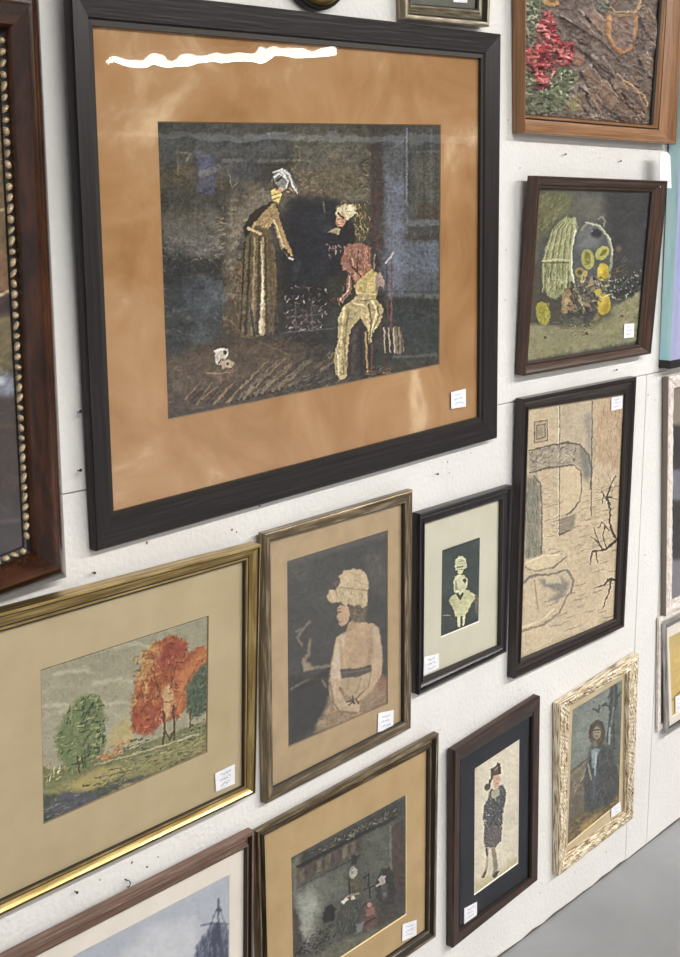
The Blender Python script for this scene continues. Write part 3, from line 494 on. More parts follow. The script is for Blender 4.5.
def art_child():
    P = Paint((437, 533, 485, 642), (44, 58, 53), 5, 41); P.zoom(435, 530, 8.7); P.wash(12, 7, 1); P.wash(3, 4, 2)
    P.poly([(60, 170), (400, 55), (400, 80), (240, 135), (62, 200)], (26, 34, 34), 1, .8); P.poly([(70, 600), (150, 560), (180, 720), (160, 800), (90, 900), (60, 900)], (44, 48, 46), 4, .8, 1); P.line([(75, 742), (130, 742)], .9, (150, 150, 110), .9); P.dabs(R_(70, 740, 160, 880), 14, [(84, 84, 66), (34, 38, 36)], 5, 1.2, 5, 40, .6)
    P.poly([(320, 560), (370, 565), (385, 600), (375, 640), (370, 730), (350, 720), (345, 640), (320, 620)], (104, 96, 68), 1.5, .9, .6, 2, 8); P.poly([(262, 800), (390, 760), (388, 795), (230, 860), (110, 905), (60, 930), (60, 905)], (36, 42, 40), 2, .9)
    P.poly([(120, 610), (150, 570), (190, 545), (250, 505), (300, 530), (350, 570), (345, 600), (310, 650), (280, 720), (240, 745), (200, 760), (175, 750), (160, 690), (140, 660)], (192, 190, 142), 1.2, 1, .8, 2, 10)
    P.dabs([(130, 610), (250, 510), (345, 575), (270, 720), (180, 750)], 40, [(222, 222, 180), (156, 152, 110), (208, 204, 160)], 4, 1.1, 70, 40, .6)
    P.poly([(165, 530), (160, 450), (175, 405), (205, 385), (260, 395), (285, 430), (275, 505), (225, 560), (175, 545)], (200, 198, 158), 1, 1, .4, 2, 8); P.poly([(180, 440), (190, 460), (200, 520), (185, 530), (170, 500)], (120, 112, 80), 1, .6); P.poly([(240, 430), (265, 415), (275, 440), (262, 465), (245, 450)], (40, 44, 40), .8, .9)
    P.poly([(180, 550), (200, 545), (215, 570), (238, 540), (250, 560), (222, 610), (200, 590)], (48, 50, 44), .8, .95); P.line([(190, 530), (225, 545), (255, 520)], 1.4, (226, 222, 190), .9)
    P.poly([(172, 320), (178, 260), (205, 225), (240, 222), (265, 250), (278, 300), (275, 330), (245, 345), (235, 320), (205, 318), (195, 350), (180, 350)], (186, 188, 150), 1, 1, .5, 2, 10)
    P.poly([(195, 340), (210, 315), (240, 320), (248, 345), (240, 375), (215, 390), (198, 370)], (196, 188, 142), 1, 1); P.line([(190, 325), (240, 318)], 1.4, (92, 86, 60), .8); P.line([(208, 345), (214, 345)], .7, (60, 56, 44)); P.line([(230, 344), (236, 344)], .7, (60, 56, 44)); P.line([(200, 250), (240, 240), (262, 270)], 1, (222, 222, 196), .8); P.line([(210, 275), (258, 265)], .8, (120, 120, 96), .7)
    P.poly([(195, 750), (220, 745), (222, 830), (215, 848), (198, 842), (195, 800)], (206, 204, 164), .8, 1); P.poly([(240, 740), (264, 735), (262, 800), (250, 835), (240, 830)], (206, 204, 164), .8, 1); P.wash(1.5, 6, 5); return P.finish(.7,.14,.9,.85,3,1.6)

def art_spin():
    P = Paint((286, 786, 412, 992), (84, 84, 76), 3.2, 51); P.zoom(280, 790, 5.23); P.wash(25, 9, 1); P.wash(5, 6, 2)
    P.poly([(66, 360), (660, 35), (660, 120), (440, 240), (90, 420)], (62, 62, 56), 5, .9, 2); P.poly([(66, 360), (110, 340), (90, 500), (66, 560)], (120, 116, 92), 4, .8, 2)
    P.dabs([(120, 350), (450, 170), (620, 90), (620, 130), (200, 340)], 60, [(34, 34, 30), (140, 132, 96), (98, 96, 80), (170, 160, 124)], 5, 2, -28, 50, .7)
    P.poly([(90, 430), (440, 240), (440, 300), (300, 380), (90, 520)], (74, 68, 60), 5, .9, 2, 4, 14); 
    for k in range(8): P.poly([(100+k*45, 425-k*25), (128+k*45, 410-k*25), (128+k*45, 470-k*25), (100+k*45, 488-k*25)], [(120, 104, 84), (96, 72, 66), (132, 118, 92)][k % 3], 2.5, .75, 1)
    P.line([(95, 400), (590, 150)], 3.4, (32, 32, 30), .85, 2, 1); P.line([(95, 510), (420, 340)], 2, (40, 38, 36), .6, 1.5)
    P.poly([(440, 260), (575, 180), (575, 400), (440, 420)], (92, 94, 82), 12, .8, 2); P.poly([(580, 200), (640, 150), (655, 150), (655, 620), (620, 600), (585, 400)], (76, 60, 54), 3, .95, 1, 4, 10); P.line([(578, 190), (580, 420)], 2, (120, 116, 98), .7, 1.4)
    P.poly([(75, 540), (200, 470), (230, 560), (200, 700), (130, 840), (75, 840)], (134, 138, 122), 14, .85, 3, 5, 8); P.poly([(100, 560), (170, 520), (200, 600), (150, 780), (110, 760)], (160, 164, 150), 10, .7, 3); P.poly([(66, 620), (90, 640), (125, 800), (130, 874), (66, 874)], (64, 52, 48), 5, .85, 2, 4, 12)
    P.poly([(200, 470), (340, 400), (360, 520), (240, 600)], (108, 110, 98), 12, .7, 3)
    P.poly([(180, 874), (280, 800), (480, 740), (652, 640), (652, 700), (400, 874), (400, 1000), (66, 1000), (66, 874)], (104, 102, 82), 6, .95, 2, 5, 12)
    P.poly([(440, 620), (560, 540), (655, 560), (655, 660), (520, 720), (430, 700)], (66, 60, 54), 8, .8, 2); P.dabs([(70, 860), (180, 740), (280, 700), (300, 800), (160, 870)], 60, [(44, 44, 38), (88, 88, 72), (30, 30, 28)], 8, 3, -30, 60, .7)
    P.poly([(220, 680), (235, 620), (270, 595), (292, 620), (285, 680), (230, 700)], (40, 40, 36), 2, 1, 1, 4, 8)
    # spinning woman
    P.poly([(300, 650), (330, 600), (420, 575), (440, 640), (400, 740), (330, 770), (290, 740)], (70, 70, 64), 2, 1, 1, 4, 10); P.dabs([(300, 650), (420, 590), (400, 740), (310, 760)], 36, [(96, 98, 88), (48, 50, 46)], 10, 2, 100, 25, .6)
    P.poly([(362, 460), (395, 450), (428, 470), (438, 520), (420, 575), (385, 570), (370, 520)], (88, 82, 62), 1.4, 1, .8, 4, 12); P.poly([(362, 440), (368, 405), (390, 398), (404, 415), (402, 445), (385, 462), (368, 460)], (160, 158, 144), 1, 1, .4); P.ell(380, 434, 7, 9, (150, 126, 106), 0, 1, .8); P.line([(366, 420), (392, 404)], 1.2, (120, 118, 108), .7)
    P.poly([(370, 545), (385, 548), (395, 570), (370, 575)], (196, 186, 166), 1, 1); P.poly([(318, 585), (350, 560), (362, 572), (330, 600)], (198, 194, 176), 1.2, 1); P.line([(350, 560), (410, 540)], 1.8, (150, 128, 104)); P.poly([(372, 345), (390, 335), (405, 355), (400, 385), (372, 390)], (44, 42, 38), 1.5, .9)
    P.line([(362, 470), (365, 540)], 1.6, (40, 38, 34), .8); P.line([(440, 460), (466, 440), (462, 500)], 1.6, (44, 40, 36)); P.line([(440, 520), (520, 490), (545, 480)], 1.6, (50, 44, 40)); P.line([(470, 515), (470, 560)], 1.6, (44, 40, 36))
    # hooded chair with old woman
    P.poly([(500, 480), (530, 415), (570, 405), (595, 440), (610, 540), (590, 600), (540, 600), (505, 560)], (56, 54, 50), 2, 1, 1, 4, 10); P.poly([(515, 470), (530, 445), (550, 450), (552, 490), (530, 500)], (164, 158, 148), 1, 1, .6, 3, 10); P.poly([(525, 500), (560, 490), (566, 560), (535, 575)], (80, 80, 78), 1.5, 1); P.line([(505, 500), (530, 488)], 2, (176, 160, 144)); P.ell(548, 545, 10, 8, (130, 120, 110), 0, 2, .7)
    # child in red
    P.poly([(440, 590), (470, 575), (495, 590), (500, 640), (520, 680), (510, 700), (450, 745), (430, 740), (430, 690), (445, 650)], (98, 72, 66), 1.6, 1, .8, 4, 12); P.ell(468, 600, 13, 14, (176, 132, 110), 0, 1, .95); P.poly([(455, 620), (490, 610), (495, 650), (450, 660)], (150, 100, 86), 1.4, .9); P.line([(440, 700), (500, 670)], 2.5, (76, 44, 42), .8); P.line([(430, 620), (450, 590)], 2, (70, 50, 46), .8)
    P.poly([(395, 700), (440, 690), (430, 740), (400, 750)], (120, 124, 128), 2, .8, 1); P.wash(3, 6, 5); P.wash(1.4, 5, 6); return P.finish(.9,.16,1.0,.75,6)

def art_etch():
    P = Paint((515, 385, 632, 672), (196, 176, 144), 3, 61); P.zoom(520, 400, 3.828); P.wash(30, 7, 1); P.wash(4, 6, 2); P.wash(2, 5, 3)
    ink = (84, 76, 66); g = (124, 118, 106)
    P.poly([(150, 30), (275, 5), (275, 200), (240, 170), (150, 170)], (178, 164, 140), 8, .6, 2); P.poly([(250, 60), (278, 40), (276, 270), (262, 220)], (128, 126, 124), 6, .6, 2)
    P.poly([(285, 10), (400, -15), (385, 260), (285, 240)], (176, 146, 112), 8, .6, 2); P.dabs([(285, 20), (400, -10), (380, 400), (280, 300)], 90, [(146, 110, 84), (110, 92, 74), (206, 188, 160)], 12, 1.4, 90, 25, .5)
    P.line([(149, 25), (147, 520)], 1.5, (226, 210, 176), .8); P.line([(152, 25), (150, 520)], .9, ink, .8); P.line([(277, 5), (272, 440)], 1.1, ink, .8); P.poly([(55, 85), (105, 78), (105, 155), (55, 165)], (168, 150, 122), 1, .7)
    for q in ([(55, 85), (105, 78), (105, 155), (55, 165), (55, 85)], [(64, 98), (96, 92), (96, 142), (64, 150), (64, 98)]): P.line(q, 1, ink, .75)
    P.poly([(60, 105), (90, 100), (90, 138), (62, 142)], (140, 124, 102), 3, .6)
    br = [(35, 195), (100, 178), (180, 162), (230, 170), (265, 210), (272, 270), (265, 330), (240, 300), (232, 260), (210, 250), (140, 260), (60, 275), (35, 280)]
    P.poly(br, (150, 140, 122), 3, .75, 1.5, 4, 12); P.dabs([(35, 195), (180, 162), (225, 185), (205, 250), (40, 275)], 110, [(80, 72, 62), (206, 190, 158), (96, 92, 86), (120, 110, 96)], 7, 1.3, -20, 70, .8)
    P.line([(35, 195), (100, 178), (180, 162), (230, 172), (262, 210), (275, 270), (268, 340)], 1.6, ink, .8, .8, 1); P.line([(36, 278), (100, 262), (205, 248), (232, 270), (238, 340), (222, 400), (180, 440)], 1.5, ink, .8, .8, 1); P.poly([(232, 180), (262, 205), (274, 290), (250, 300), (236, 250)], (112, 112, 108), 4, .7, 1)
    P.poly([(160, 265), (215, 258), (232, 300), (225, 380), (190, 425), (155, 430)], (206, 184, 148), 5, .8, 2)
    P.poly([(20, 300), (60, 290), (80, 330), (82, 600), (20, 620)], (112, 112, 98), 6, .75, 2, 5, 14); P.dabs([(22, 300), (60, 290), (80, 360), (80, 600), (22, 610)], 70, [(80, 84, 78), (150, 140, 116), (96, 98, 92), (120, 112, 88)], 16, 2, 90, 12, .55); P.line([(55, 290), (78, 320), (84, 400), (82, 590)], 1.5, ink, .7, .8, 1)
    P.poly([(152, 455), (215, 435), (210, 480), (190, 500), (152, 515)], (128, 118, 102), 3, .8, 1.5); P.line([(150, 515), (190, 500)], 2, ink, .8)
    for k in range(46):
        x = P.r.uniform(90, 360); y = P.r.uniform(330, 900); L = P.r.uniform(20, 70); P.line([(x, y), (x+L*.5, y-L*.12), (x+L, y-L*.32)], .9, (118, 104, 86), .55, .7, 1, 4)
    P.dabs([(90, 520), (370, 400), (370, 640), (90, 620)], 110, [(160, 142, 112), (216, 198, 164), (134, 118, 96)], 9, 1.4, -15, 25, .5)
    P.dabs([(85, 300), (145, 290), (145, 520), (85, 530)], 44, [(150, 134, 108), (216, 198, 164), (120, 108, 90)], 8, 1.4, -5, 40, .6); P.dabs([(232, 400), (270, 330), (360, 330), (350, 460), (230, 500)], 50, [(146, 128, 102), (212, 196, 160), (120, 104, 84)], 10, 1.4, -12, 20, .6)
    P.line([(22, 640), (60, 655), (130, 640), (180, 600)], (2.4, 1.4), (100, 96, 88), .8, 1, 1); P.poly([(22, 610), (90, 590), (150, 595), (120, 640), (60, 655), (22, 645)], (212, 194, 156), 3, .8, 1); P.line([(22, 625), (90, 595), (150, 592)], 1.6, (226, 208, 172), .8)
    P.line([(12, 700), (50, 670), (110, 670), (180, 650), (205, 690), (195, 740)], (3, 1.6), (104, 100, 94), .8, 1.2, 1); P.poly([(75, 690), (150, 675), (185, 700), (175, 745), (140, 770), (110, 765), (150, 735), (90, 715)], (122, 120, 114), 4, .8, 1.5, 4, 12); P.poly([(95, 680), (150, 672), (160, 700), (100, 705)], (206, 190, 156), 2.5, .8)
    P.line([(55, 690), (68, 800)], 1.4, (150, 138, 112), .8, 1); P.line([(8, 885), (90, 860), (150, 815), (185, 740)], (2.2, 1.6), (122, 108, 88), .7, 1, 1); P.line([(8, 870), (80, 845), (130, 800)], 2, (226, 208, 172), .7, 1.4)
    br = (58, 46, 40)
    for q, wd in (([(385, 545), (360, 520), (342, 470), (345, 420), (332, 370), (355, 310), (368, 290)], (2.6, 1)), ([(345, 400), (312, 350)], (1.6, .8)), ([(335, 370), (372, 380)], (1.4, .8)), ([(320, 360), (315, 395)], (1.2, .8)), ([(365, 540), (330, 570), (310, 575), (275, 580), (268, 630)], (2.6, 1)), ([(318, 572), (295, 540), (270, 522)], (2, .8)), ([(330, 565), (318, 520), (325, 480)], (1.4, .8)), ([(290, 580), (298, 625)], (1.6, .8)), ([(342, 500), (315, 465), (300, 490)], (1.6, .8)), ([(300, 545), (282, 490)], (1.2, .7)), ([(372, 690), (345, 685), (320, 710), (280, 722)], (2.6, .9)), ([(350, 690), (340, 740), (315, 800)], (2, .8)), ([(322, 710), (335, 685)], (1.6, .8))): P.line(q, wd, br, .9, .7, .8, 3)
    P.dabs(R_(312, 830, 355, 845), 6, [(110, 96, 80)], 5, 1, -20, 20, .7); P.wash(1.3, 9, 6); return P.finish(.8,.08,1.0,.85,2)

def art_fruit():
    P = Paint((520, 184, 660, 372), (74, 76, 72), 3, 71); P.zoom(520, 180, 4.857); P.wash(25, 10, 1); P.wash(5, 6, 2)
    P.poly([(85, 60), (260, 60), (250, 160), (180, 200), (90, 300), (60, 420), (70, 250)], (112, 112, 76), 10, .9, 3, 6, 14); P.dabs([(100, 70), (240, 70), (200, 180), (100, 260)], 40, [(146, 150, 96), (80, 84, 56), (128, 122, 86)], 12, 3, -55, 25, .5)
    P.poly([(250, 60), (420, 60), (410, 200), (280, 200)], (118, 116, 108), 14, .7, 3); P.poly([(410, 60), (635, 68), (610, 460), (430, 500), (440, 250)], (56, 58, 62), 10, .9, 3, 6, 10); P.poly([(500, 200), (600, 200), (600, 420), (510, 400)], (66, 68, 72), 10, .6, 3)
    P.poly([(50, 420), (110, 400), (120, 560), (200, 620), (200, 700), (40, 700)], (78, 72, 62), 8, .9, 2)
    P.poly([(32, 700), (200, 712), (240, 690), (440, 620), (590, 540), (590, 620), (575, 785), (30, 880)], (142, 138, 102), 4, 1, 2, 5, 14); P.poly([(180, 640), (440, 600), (450, 660), (330, 720), (200, 720)], (84, 82, 66), 6, .8, 2)
    P.dabs([(35, 720), (590, 600), (575, 780), (35, 870)], 90, [(164, 158, 118), (118, 114, 84), (150, 142, 108), (130, 118, 88)], 11, 1.8, -8, 12, .5)
    P.ell(425, 470, 110, 40, (66, 64, 58), -15, 8, .6)
    bk = [(108, 470), (110, 390), (135, 300), (175, 215), (225, 180), (265, 185), (285, 230), (262, 290), (250, 380), (255, 470), (230, 530), (175, 578), (140, 570), (118, 530)]
    P.poly(bk, (146, 148, 104), 2, 1, 1, 5, 12)
    for k in range(15): 
        t = k/14; P.line([(112+t*130, 540-t*20), (115+t*135, 390-t*5), (160+t*95, 240-t*20+30*t*t), (215+t*55, 190)], (1.6, 1), [(186, 188, 140), (96, 98, 62), (164, 164, 118)][k % 3], .7, .9, .8, 5)
    P.dabs(bk, 90, [(198, 200, 160), (88, 92, 58), (170, 172, 130)], 9, 1.6, -60, 30, .6); P.dabs([(115, 400), (250, 400), (230, 530), (140, 560)], 40, [(206, 206, 164), (80, 84, 52)], 9, 1.8, -85, 18, .6); P.line([(110, 395), (180, 385), (250, 392)], 2, (196, 194, 150), .8); P.line([(112, 402), (250, 400)], 1.4, (84, 82, 54), .7)
    P.poly([(262, 290), (300, 225), (350, 205), (400, 225), (440, 290), (450, 350), (430, 500), (350, 600), (300, 600), (262, 500), (250, 380)], (88, 92, 94), 3, .95, 1.5, 5, 10); P.poly([(285, 240), (345, 215), (395, 250), (380, 320), (300, 350), (268, 330)], (118, 122, 122), 8, .8, 2); P.ell(370, 258, 26, 22, (42, 42, 54), 10, 3, .9); P.ell(350, 250, 5, 4, (150, 150, 160))
    for q, wd, c in (([(262, 188), (268, 250), (245, 340), (245, 430), (258, 520), (290, 590), (312, 618)], 3, (176, 176, 136)), ([(270, 240), (250, 350), (252, 440), (272, 540), (310, 605)], 1.4, (226, 226, 190)), ([(298, 240), (330, 208), (380, 222), (425, 270), (446, 340), (442, 420), (425, 500), (410, 560)], 2.6, (150, 152, 126)), ([(320, 205), (385, 222), (440, 290), (448, 360)], 1.2, (206, 206, 180)), ([(380, 190), (400, 180), (415, 200), (405, 225)], 1.8, (140, 140, 120))): P.line(q, wd, c, .9, .9, .8, 4)
    def leaf(cx, cy, rx, ry, rot, c): P.ell(cx, cy, rx, ry, c, rot, 1, 1, .6, 3, 8)
    leaf(330, 385, 32, 48, -5, (168, 166, 86)); leaf(328, 380, 16, 30, -5, (126, 122, 58)); leaf(400, 355, 40, 28, -50, (176, 172, 92)); leaf(405, 352, 22, 10, -50, (120, 116, 58))
    P.dabs(R_(300, 340, 360, 430), 14, [(206, 202, 128), (110, 106, 50)], 5, 1.4, 40, 60, .7)
    P.ell(403, 447, 29, 44, (196, 172, 54), 5, 1.2, 1, .4); P.ell(394, 435, 12, 22, (220, 198, 88), 5, 3, .7); P.ell(412, 465, 14, 22, (160, 134, 40), 5, 3, .5)
    leaf(292, 450, 26, 24, 30, (150, 138, 80)); P.ell(290, 448, 12, 10, (74, 66, 44), 0, 2, .9); leaf(310, 470, 12, 34, 20, (188, 172, 110))
    P.dabs([(270, 480), (440, 470), (440, 600), (330, 660), (210, 640), (200, 560)], 120, [(44, 42, 40), (150, 132, 96), (96, 82, 58), (196, 182, 140), (60, 56, 60), (120, 108, 60)], 6, 2.4, 50, 80, .85)
    P.poly([(200, 600), (205, 550), (235, 530), (260, 560), (265, 620), (230, 650), (200, 640)], (150, 126, 92), 1.4, 1, .8, 3, 16); P.ell(228, 590, 14, 18, (188, 166, 124), 10, 2, .8); P.line([(250, 540), (262, 610)], 1.6, (60, 48, 36)); P.poly([(330, 500), (350, 465), (362, 500), (345, 545)], (160, 140, 104), 1.2, .95, .5)
    P.poly([(360, 540), (395, 525), (400, 550), (370, 570)], (190, 172, 70), 1.2, 1, .6); P.ell(407, 603, 34, 52, (192, 166, 58), 5, 1.2, 1, .5); P.ell(398, 590, 14, 28, (214, 190, 84), 5, 3, .7); P.ell(420, 625, 14, 24, (150, 124, 44), 5, 3, .6); P.line([(375, 560), (400, 572), (436, 555)], 1.4, (226, 214, 150), .8); leaf(372, 665, 14, 20, 20, (130, 122, 74))
    P.poly([(330, 600), (370, 610), (372, 660), (330, 690), (300, 680)], (66, 64, 70), 3, .9, 1); P.dabs(R_(200, 640, 340, 720), 30, [(76, 76, 88), (50, 50, 58), (104, 102, 104)], 7, 2.4, 20, 60, .7)
    P.dabs([(370, 520), (430, 490), (590, 440), (590, 560), (460, 590)], 90, [(30, 32, 30), (84, 96, 84), (150, 160, 136), (48, 56, 50), (200, 204, 180), (40, 40, 48)], 5, 2.3, 20, 80, .85); P.dabs(R_(430, 380, 520, 480), 30, [(104, 96, 78), (70, 62, 52), (128, 118, 92)], 9, 2, -35, 40, .6); P.ell(480, 335, 12, 14, (134, 110, 84), 0, 3, .7)
    P.ell(112, 648, 35, 58, (158, 152, 62), -8, 1.4, 1, 1, 4, 14); P.dabs([(85, 600), (140, 600), (145, 690), (95, 700)], 24, [(198, 190, 92), (120, 114, 44), (176, 168, 76)], 6, 1.8, 70, 40, .75)
    P.dabs(R_(240, 700, 350, 760), 16, [(84, 78, 54), (186, 178, 140), (66, 60, 44)], 7, 1.7, 20, 60, .8); P.ell(122, 765, 8, 7, (84, 60, 44)); P.ell(322, 745, 9, 8, (96, 72, 52)); P.ell(495, 660, 9, 8, (90, 70, 50)); P.dabs(R_(480, 600, 590, 690), 20, [(112, 106, 78), (176, 168, 130), (84, 76, 54)], 8, 1.6, -20, 40, .6)
    P.dabs([(260, 500), (420, 520), (400, 640), (230, 660)], 50, [(36, 34, 38), (168, 150, 112), (70, 60, 50), (140, 128, 80)], 8, 4, 60, 80, .7, f=1)
    for (x, y) in ((480, 500), (505, 480), (530, 500), (555, 480), (520, 530), (495, 535), (550, 520), (575, 500), (465, 545), (540, 550)): P.ell(x, y, 13, 15, (38, 44, 46), 0, 1.2, .85); P.ell(x-4, y-5, 4, 4, (170, 180, 170), 0, 1, .8)
    P.wash(2.6, 7, 5); P.wash(1.3, 5, 6); return P.finish(.7,.12,.8,.85,2)

def art_oil():
    P = Paint((505, -330, 705, 130), (102, 82, 70), 2.2, 81); P.zoom(500, 0, 3.778); P.wash(30, 14, 1); P.wash(6, 14, 2)
    P.dabs(R_(20, -1200, 750, 470), 1400, [(120, 96, 82), (74, 58, 50), (96, 80, 72), (132, 104, 80), (60, 46, 42)], 14, 4, 50, 45, .6, h=.5)
    P.poly([(60, -1200), (200, -1200), (200, -100), (160, 20), (60, 200)], (90, 100, 70), 10, .8, 4, 8, 16)
    P.dabs([(60, -900), (300, -900), (200, 0), (60, 200)], 500, [(120, 132, 96), (62, 74, 50), (150, 156, 120), (86, 84, 60)], 9, 2.6, 45, 60, .7, h=.6)
    for q, c in (([(220, 60), (270, 45), (420, 150), (450, 220), (400, 230), (300, 140)], (112, 92, 82)), ([(300, 40), (350, 20), (390, 130), (360, 160)], (120, 96, 84)), ([(300, 270), (350, 230), (420, 330), (545, 400), (540, 450), (470, 460), (400, 380)], (112, 84, 66)), ([(430, 330), (500, 290), (560, 380), (545, 440)], (128, 94, 66)), ([(350, 200), (400, 190), (440, 260), (430, 300)], (104, 84, 76))): P.poly(q, c, 2, .85, 1.5, 5, 12, h=1)
    for q, c in (([(225, 65), (380, 160), (450, 230)], (54, 42, 38)), ([(230, 60), (345, 140)], (170, 148, 130)), ([(285, 175), (400, 270), (520, 330)], (56, 42, 36)), ([(300, 330), (430, 430), (480, 470)], (58, 42, 34)), ([(310, 270), (420, 350), (545, 440)], (162, 128, 100)), ([(440, 320), (500, 370), (550, 440)], (50, 36, 30)), ([(460, 300), (540, 360), (555, 400)], (190, 148, 104)), ([(350, 210), (430, 290)], (150, 128, 112)), ([(320, 330), (380, 430)], (160, 140, 120)), ([(300, 320), (290, 380), (340, 440)], (60, 48, 40)), ([(300, 40), (380, 120)], (168, 144, 126)), ([(540, 20), (590, 100), (580, 200)], (136, 108, 88))): P.line(q, (2.6, 1.4), c, .9, .8, 1, 4, h=1.2)
    for (x, y, w_, h_, c) in ((300, 270, 60, 95, 0), (345, 235, 55, 80, 1), (355, 330, 60, 100, 2), (410, 300, 50, 90, 0), (455, 350, 60, 95, 1), (320, 350, 45, 85, 2), (240, 90, 80, 90, 1), (320, 60, 60, 80, 2), (520, 60, 60, 110, 0), (520, 220, 50, 90, 2)):
        P.poly([(x, y), (x+w_*.7, y-h_*.25), (x+w_*1.5, y+h_*.55), (x+w_, y+h_*.9)], [(122, 96, 80), (94, 74, 66), (138, 106, 84)][c], 2, .65, 3, 4, 18, h=1.3); P.line([(x, y), (x+w_*.4, y+h_*.5), (x+w_, y+h_*.9)], (2.6, 1.2), (46, 35, 31), .8, .9, 1.5, 4); P.line([(x+w_*.7, y-h_*.25), (x+w_*1.1, y+h_*.1), (x+w_*1.5, y+h_*.55)], (1.8, 1), (176, 148, 124), .7, .9, 1.5, 4)
    jar = [(400, 55), (398, 130), (420, 180), (460, 205), (495, 185), (512, 120), (515, 60), (470, 50)]
    P.poly(jar, (124, 96, 80), 2, 1, 1, 4, 12, h=1.5); P.line([(405, 60), (403, 130), (425, 180), (462, 200), (495, 180), (508, 120), (512, 62)], 4.2, (176, 118, 66), .9, 1.4, .8, 4, h=1.5); P.line([(410, 70), (410, 140)], 3, (204, 148, 92), .8, 1.2); P.line([(400, 40), (440, 60), (500, 55), (530, 25)], 2.6, (150, 120, 88), .9, h=1); P.line([(400, 0), (430, 45), (510, 45), (530, 0)], 1.8, (186, 150, 104), .8, h=1); P.dabs(R_(420, 80, 490, 180), 20, [(96, 76, 70), (140, 112, 94)], 9, 2.5, 80, 20, .6)
    P.dabs([(370, 10), (420, 0), (400, 50), (370, 50)], 16, [(84, 110, 98), (60, 82, 76), (120, 140, 120)], 6, 2.4, 60, 50, .8, h=.8); P.dabs(R_(390, -140, 560, 0), 90, [(196, 150, 92), (120, 84, 60), (150, 108, 70)], 9, 3, 10, 60, .7, h=.8)
    P.poly([(85, 250), (150, 220), (250, 250), (300, 300), (250, 360), (240, 420), (90, 430)], (92, 98, 66), 4, .9, 3, 5, 14); P.dabs([(88, 0), (150, 20), (130, 150), (150, 250), (300, 280), (270, 340), (230, 430), (88, 430)], 230, [(124, 136, 96), (60, 72, 44), (196, 204, 166), (92, 92, 60), (50, 54, 38)], 8, 2.8, 30, 70, .8, h=.9)
    for cl in ([(160, 50), (190, 50), (195, 110), (150, 120)], [(135, 110), (205, 90), (220, 170), (135, 190)], [(90, 190), (150, 160), (160, 250), (120, 270), (92, 240)], [(170, 150), (230, 160), (225, 260), (190, 290), (170, 240)], [(225, 170), (270, 165), (272, 240), (235, 250)], [(130, 270), (165, 275), (168, 330), (135, 335)], [(130, 200), (175, 180), (170, 270), (140, 260)]):
        P.poly(cl, (140, 52, 56), 4, .6, 4, 4, 20, h=.6); P.dabs(cl, 30, [(206, 70, 80), (160, 44, 54), (226, 112, 112), (196, 62, 72), (240, 150, 142), (104, 36, 40)], 9, 3.6, 60, 70, .9, h=1.6)
    P.dabs(R_(85, 60, 275, 330), 60, [(60, 66, 44), (110, 110, 80), (70, 50, 44)], 6, 2, 40, 70, .7)
    P.dabs([(95, 190), (130, 190), (130, 240), (95, 235)], 14, [(206, 120, 108), (190, 96, 88)], 6, 2.6, 20, 60, .8, h=1); P.ell(190, 8, 30, 16, (196, 146, 76), 10, 2, .95, 1, 3, h=1.5); P.ell(192, 4, 14, 7, (128, 90, 52), 0, 1.5, .9); P.ell(295, 225, 22, 20, (158, 104, 76), 20, 3, .8, 2, h=1)
    P.poly([(240, 390), (270, 360), (300, 350), (310, 420), (260, 425)], (134, 120, 78), 3, .9, 1.5, 4, 14, h=.8); P.dabs(R_(290, 430, 570, 470), 50, [(80, 66, 56), (150, 134, 116), (104, 84, 66)], 7, 2.4, 30, 60, .7, h=.8); P.dabs(R_(470, 150, 570, 290), 50, [(80, 72, 72), (134, 120, 112), (104, 84, 66)], 9, 2.6, 60, 50, .6, h=.8)
    P.wash(2.4, 14, 5); P.wash(1.2, 8, 6); return P.finish(.9,.2,1.0,.8,4)

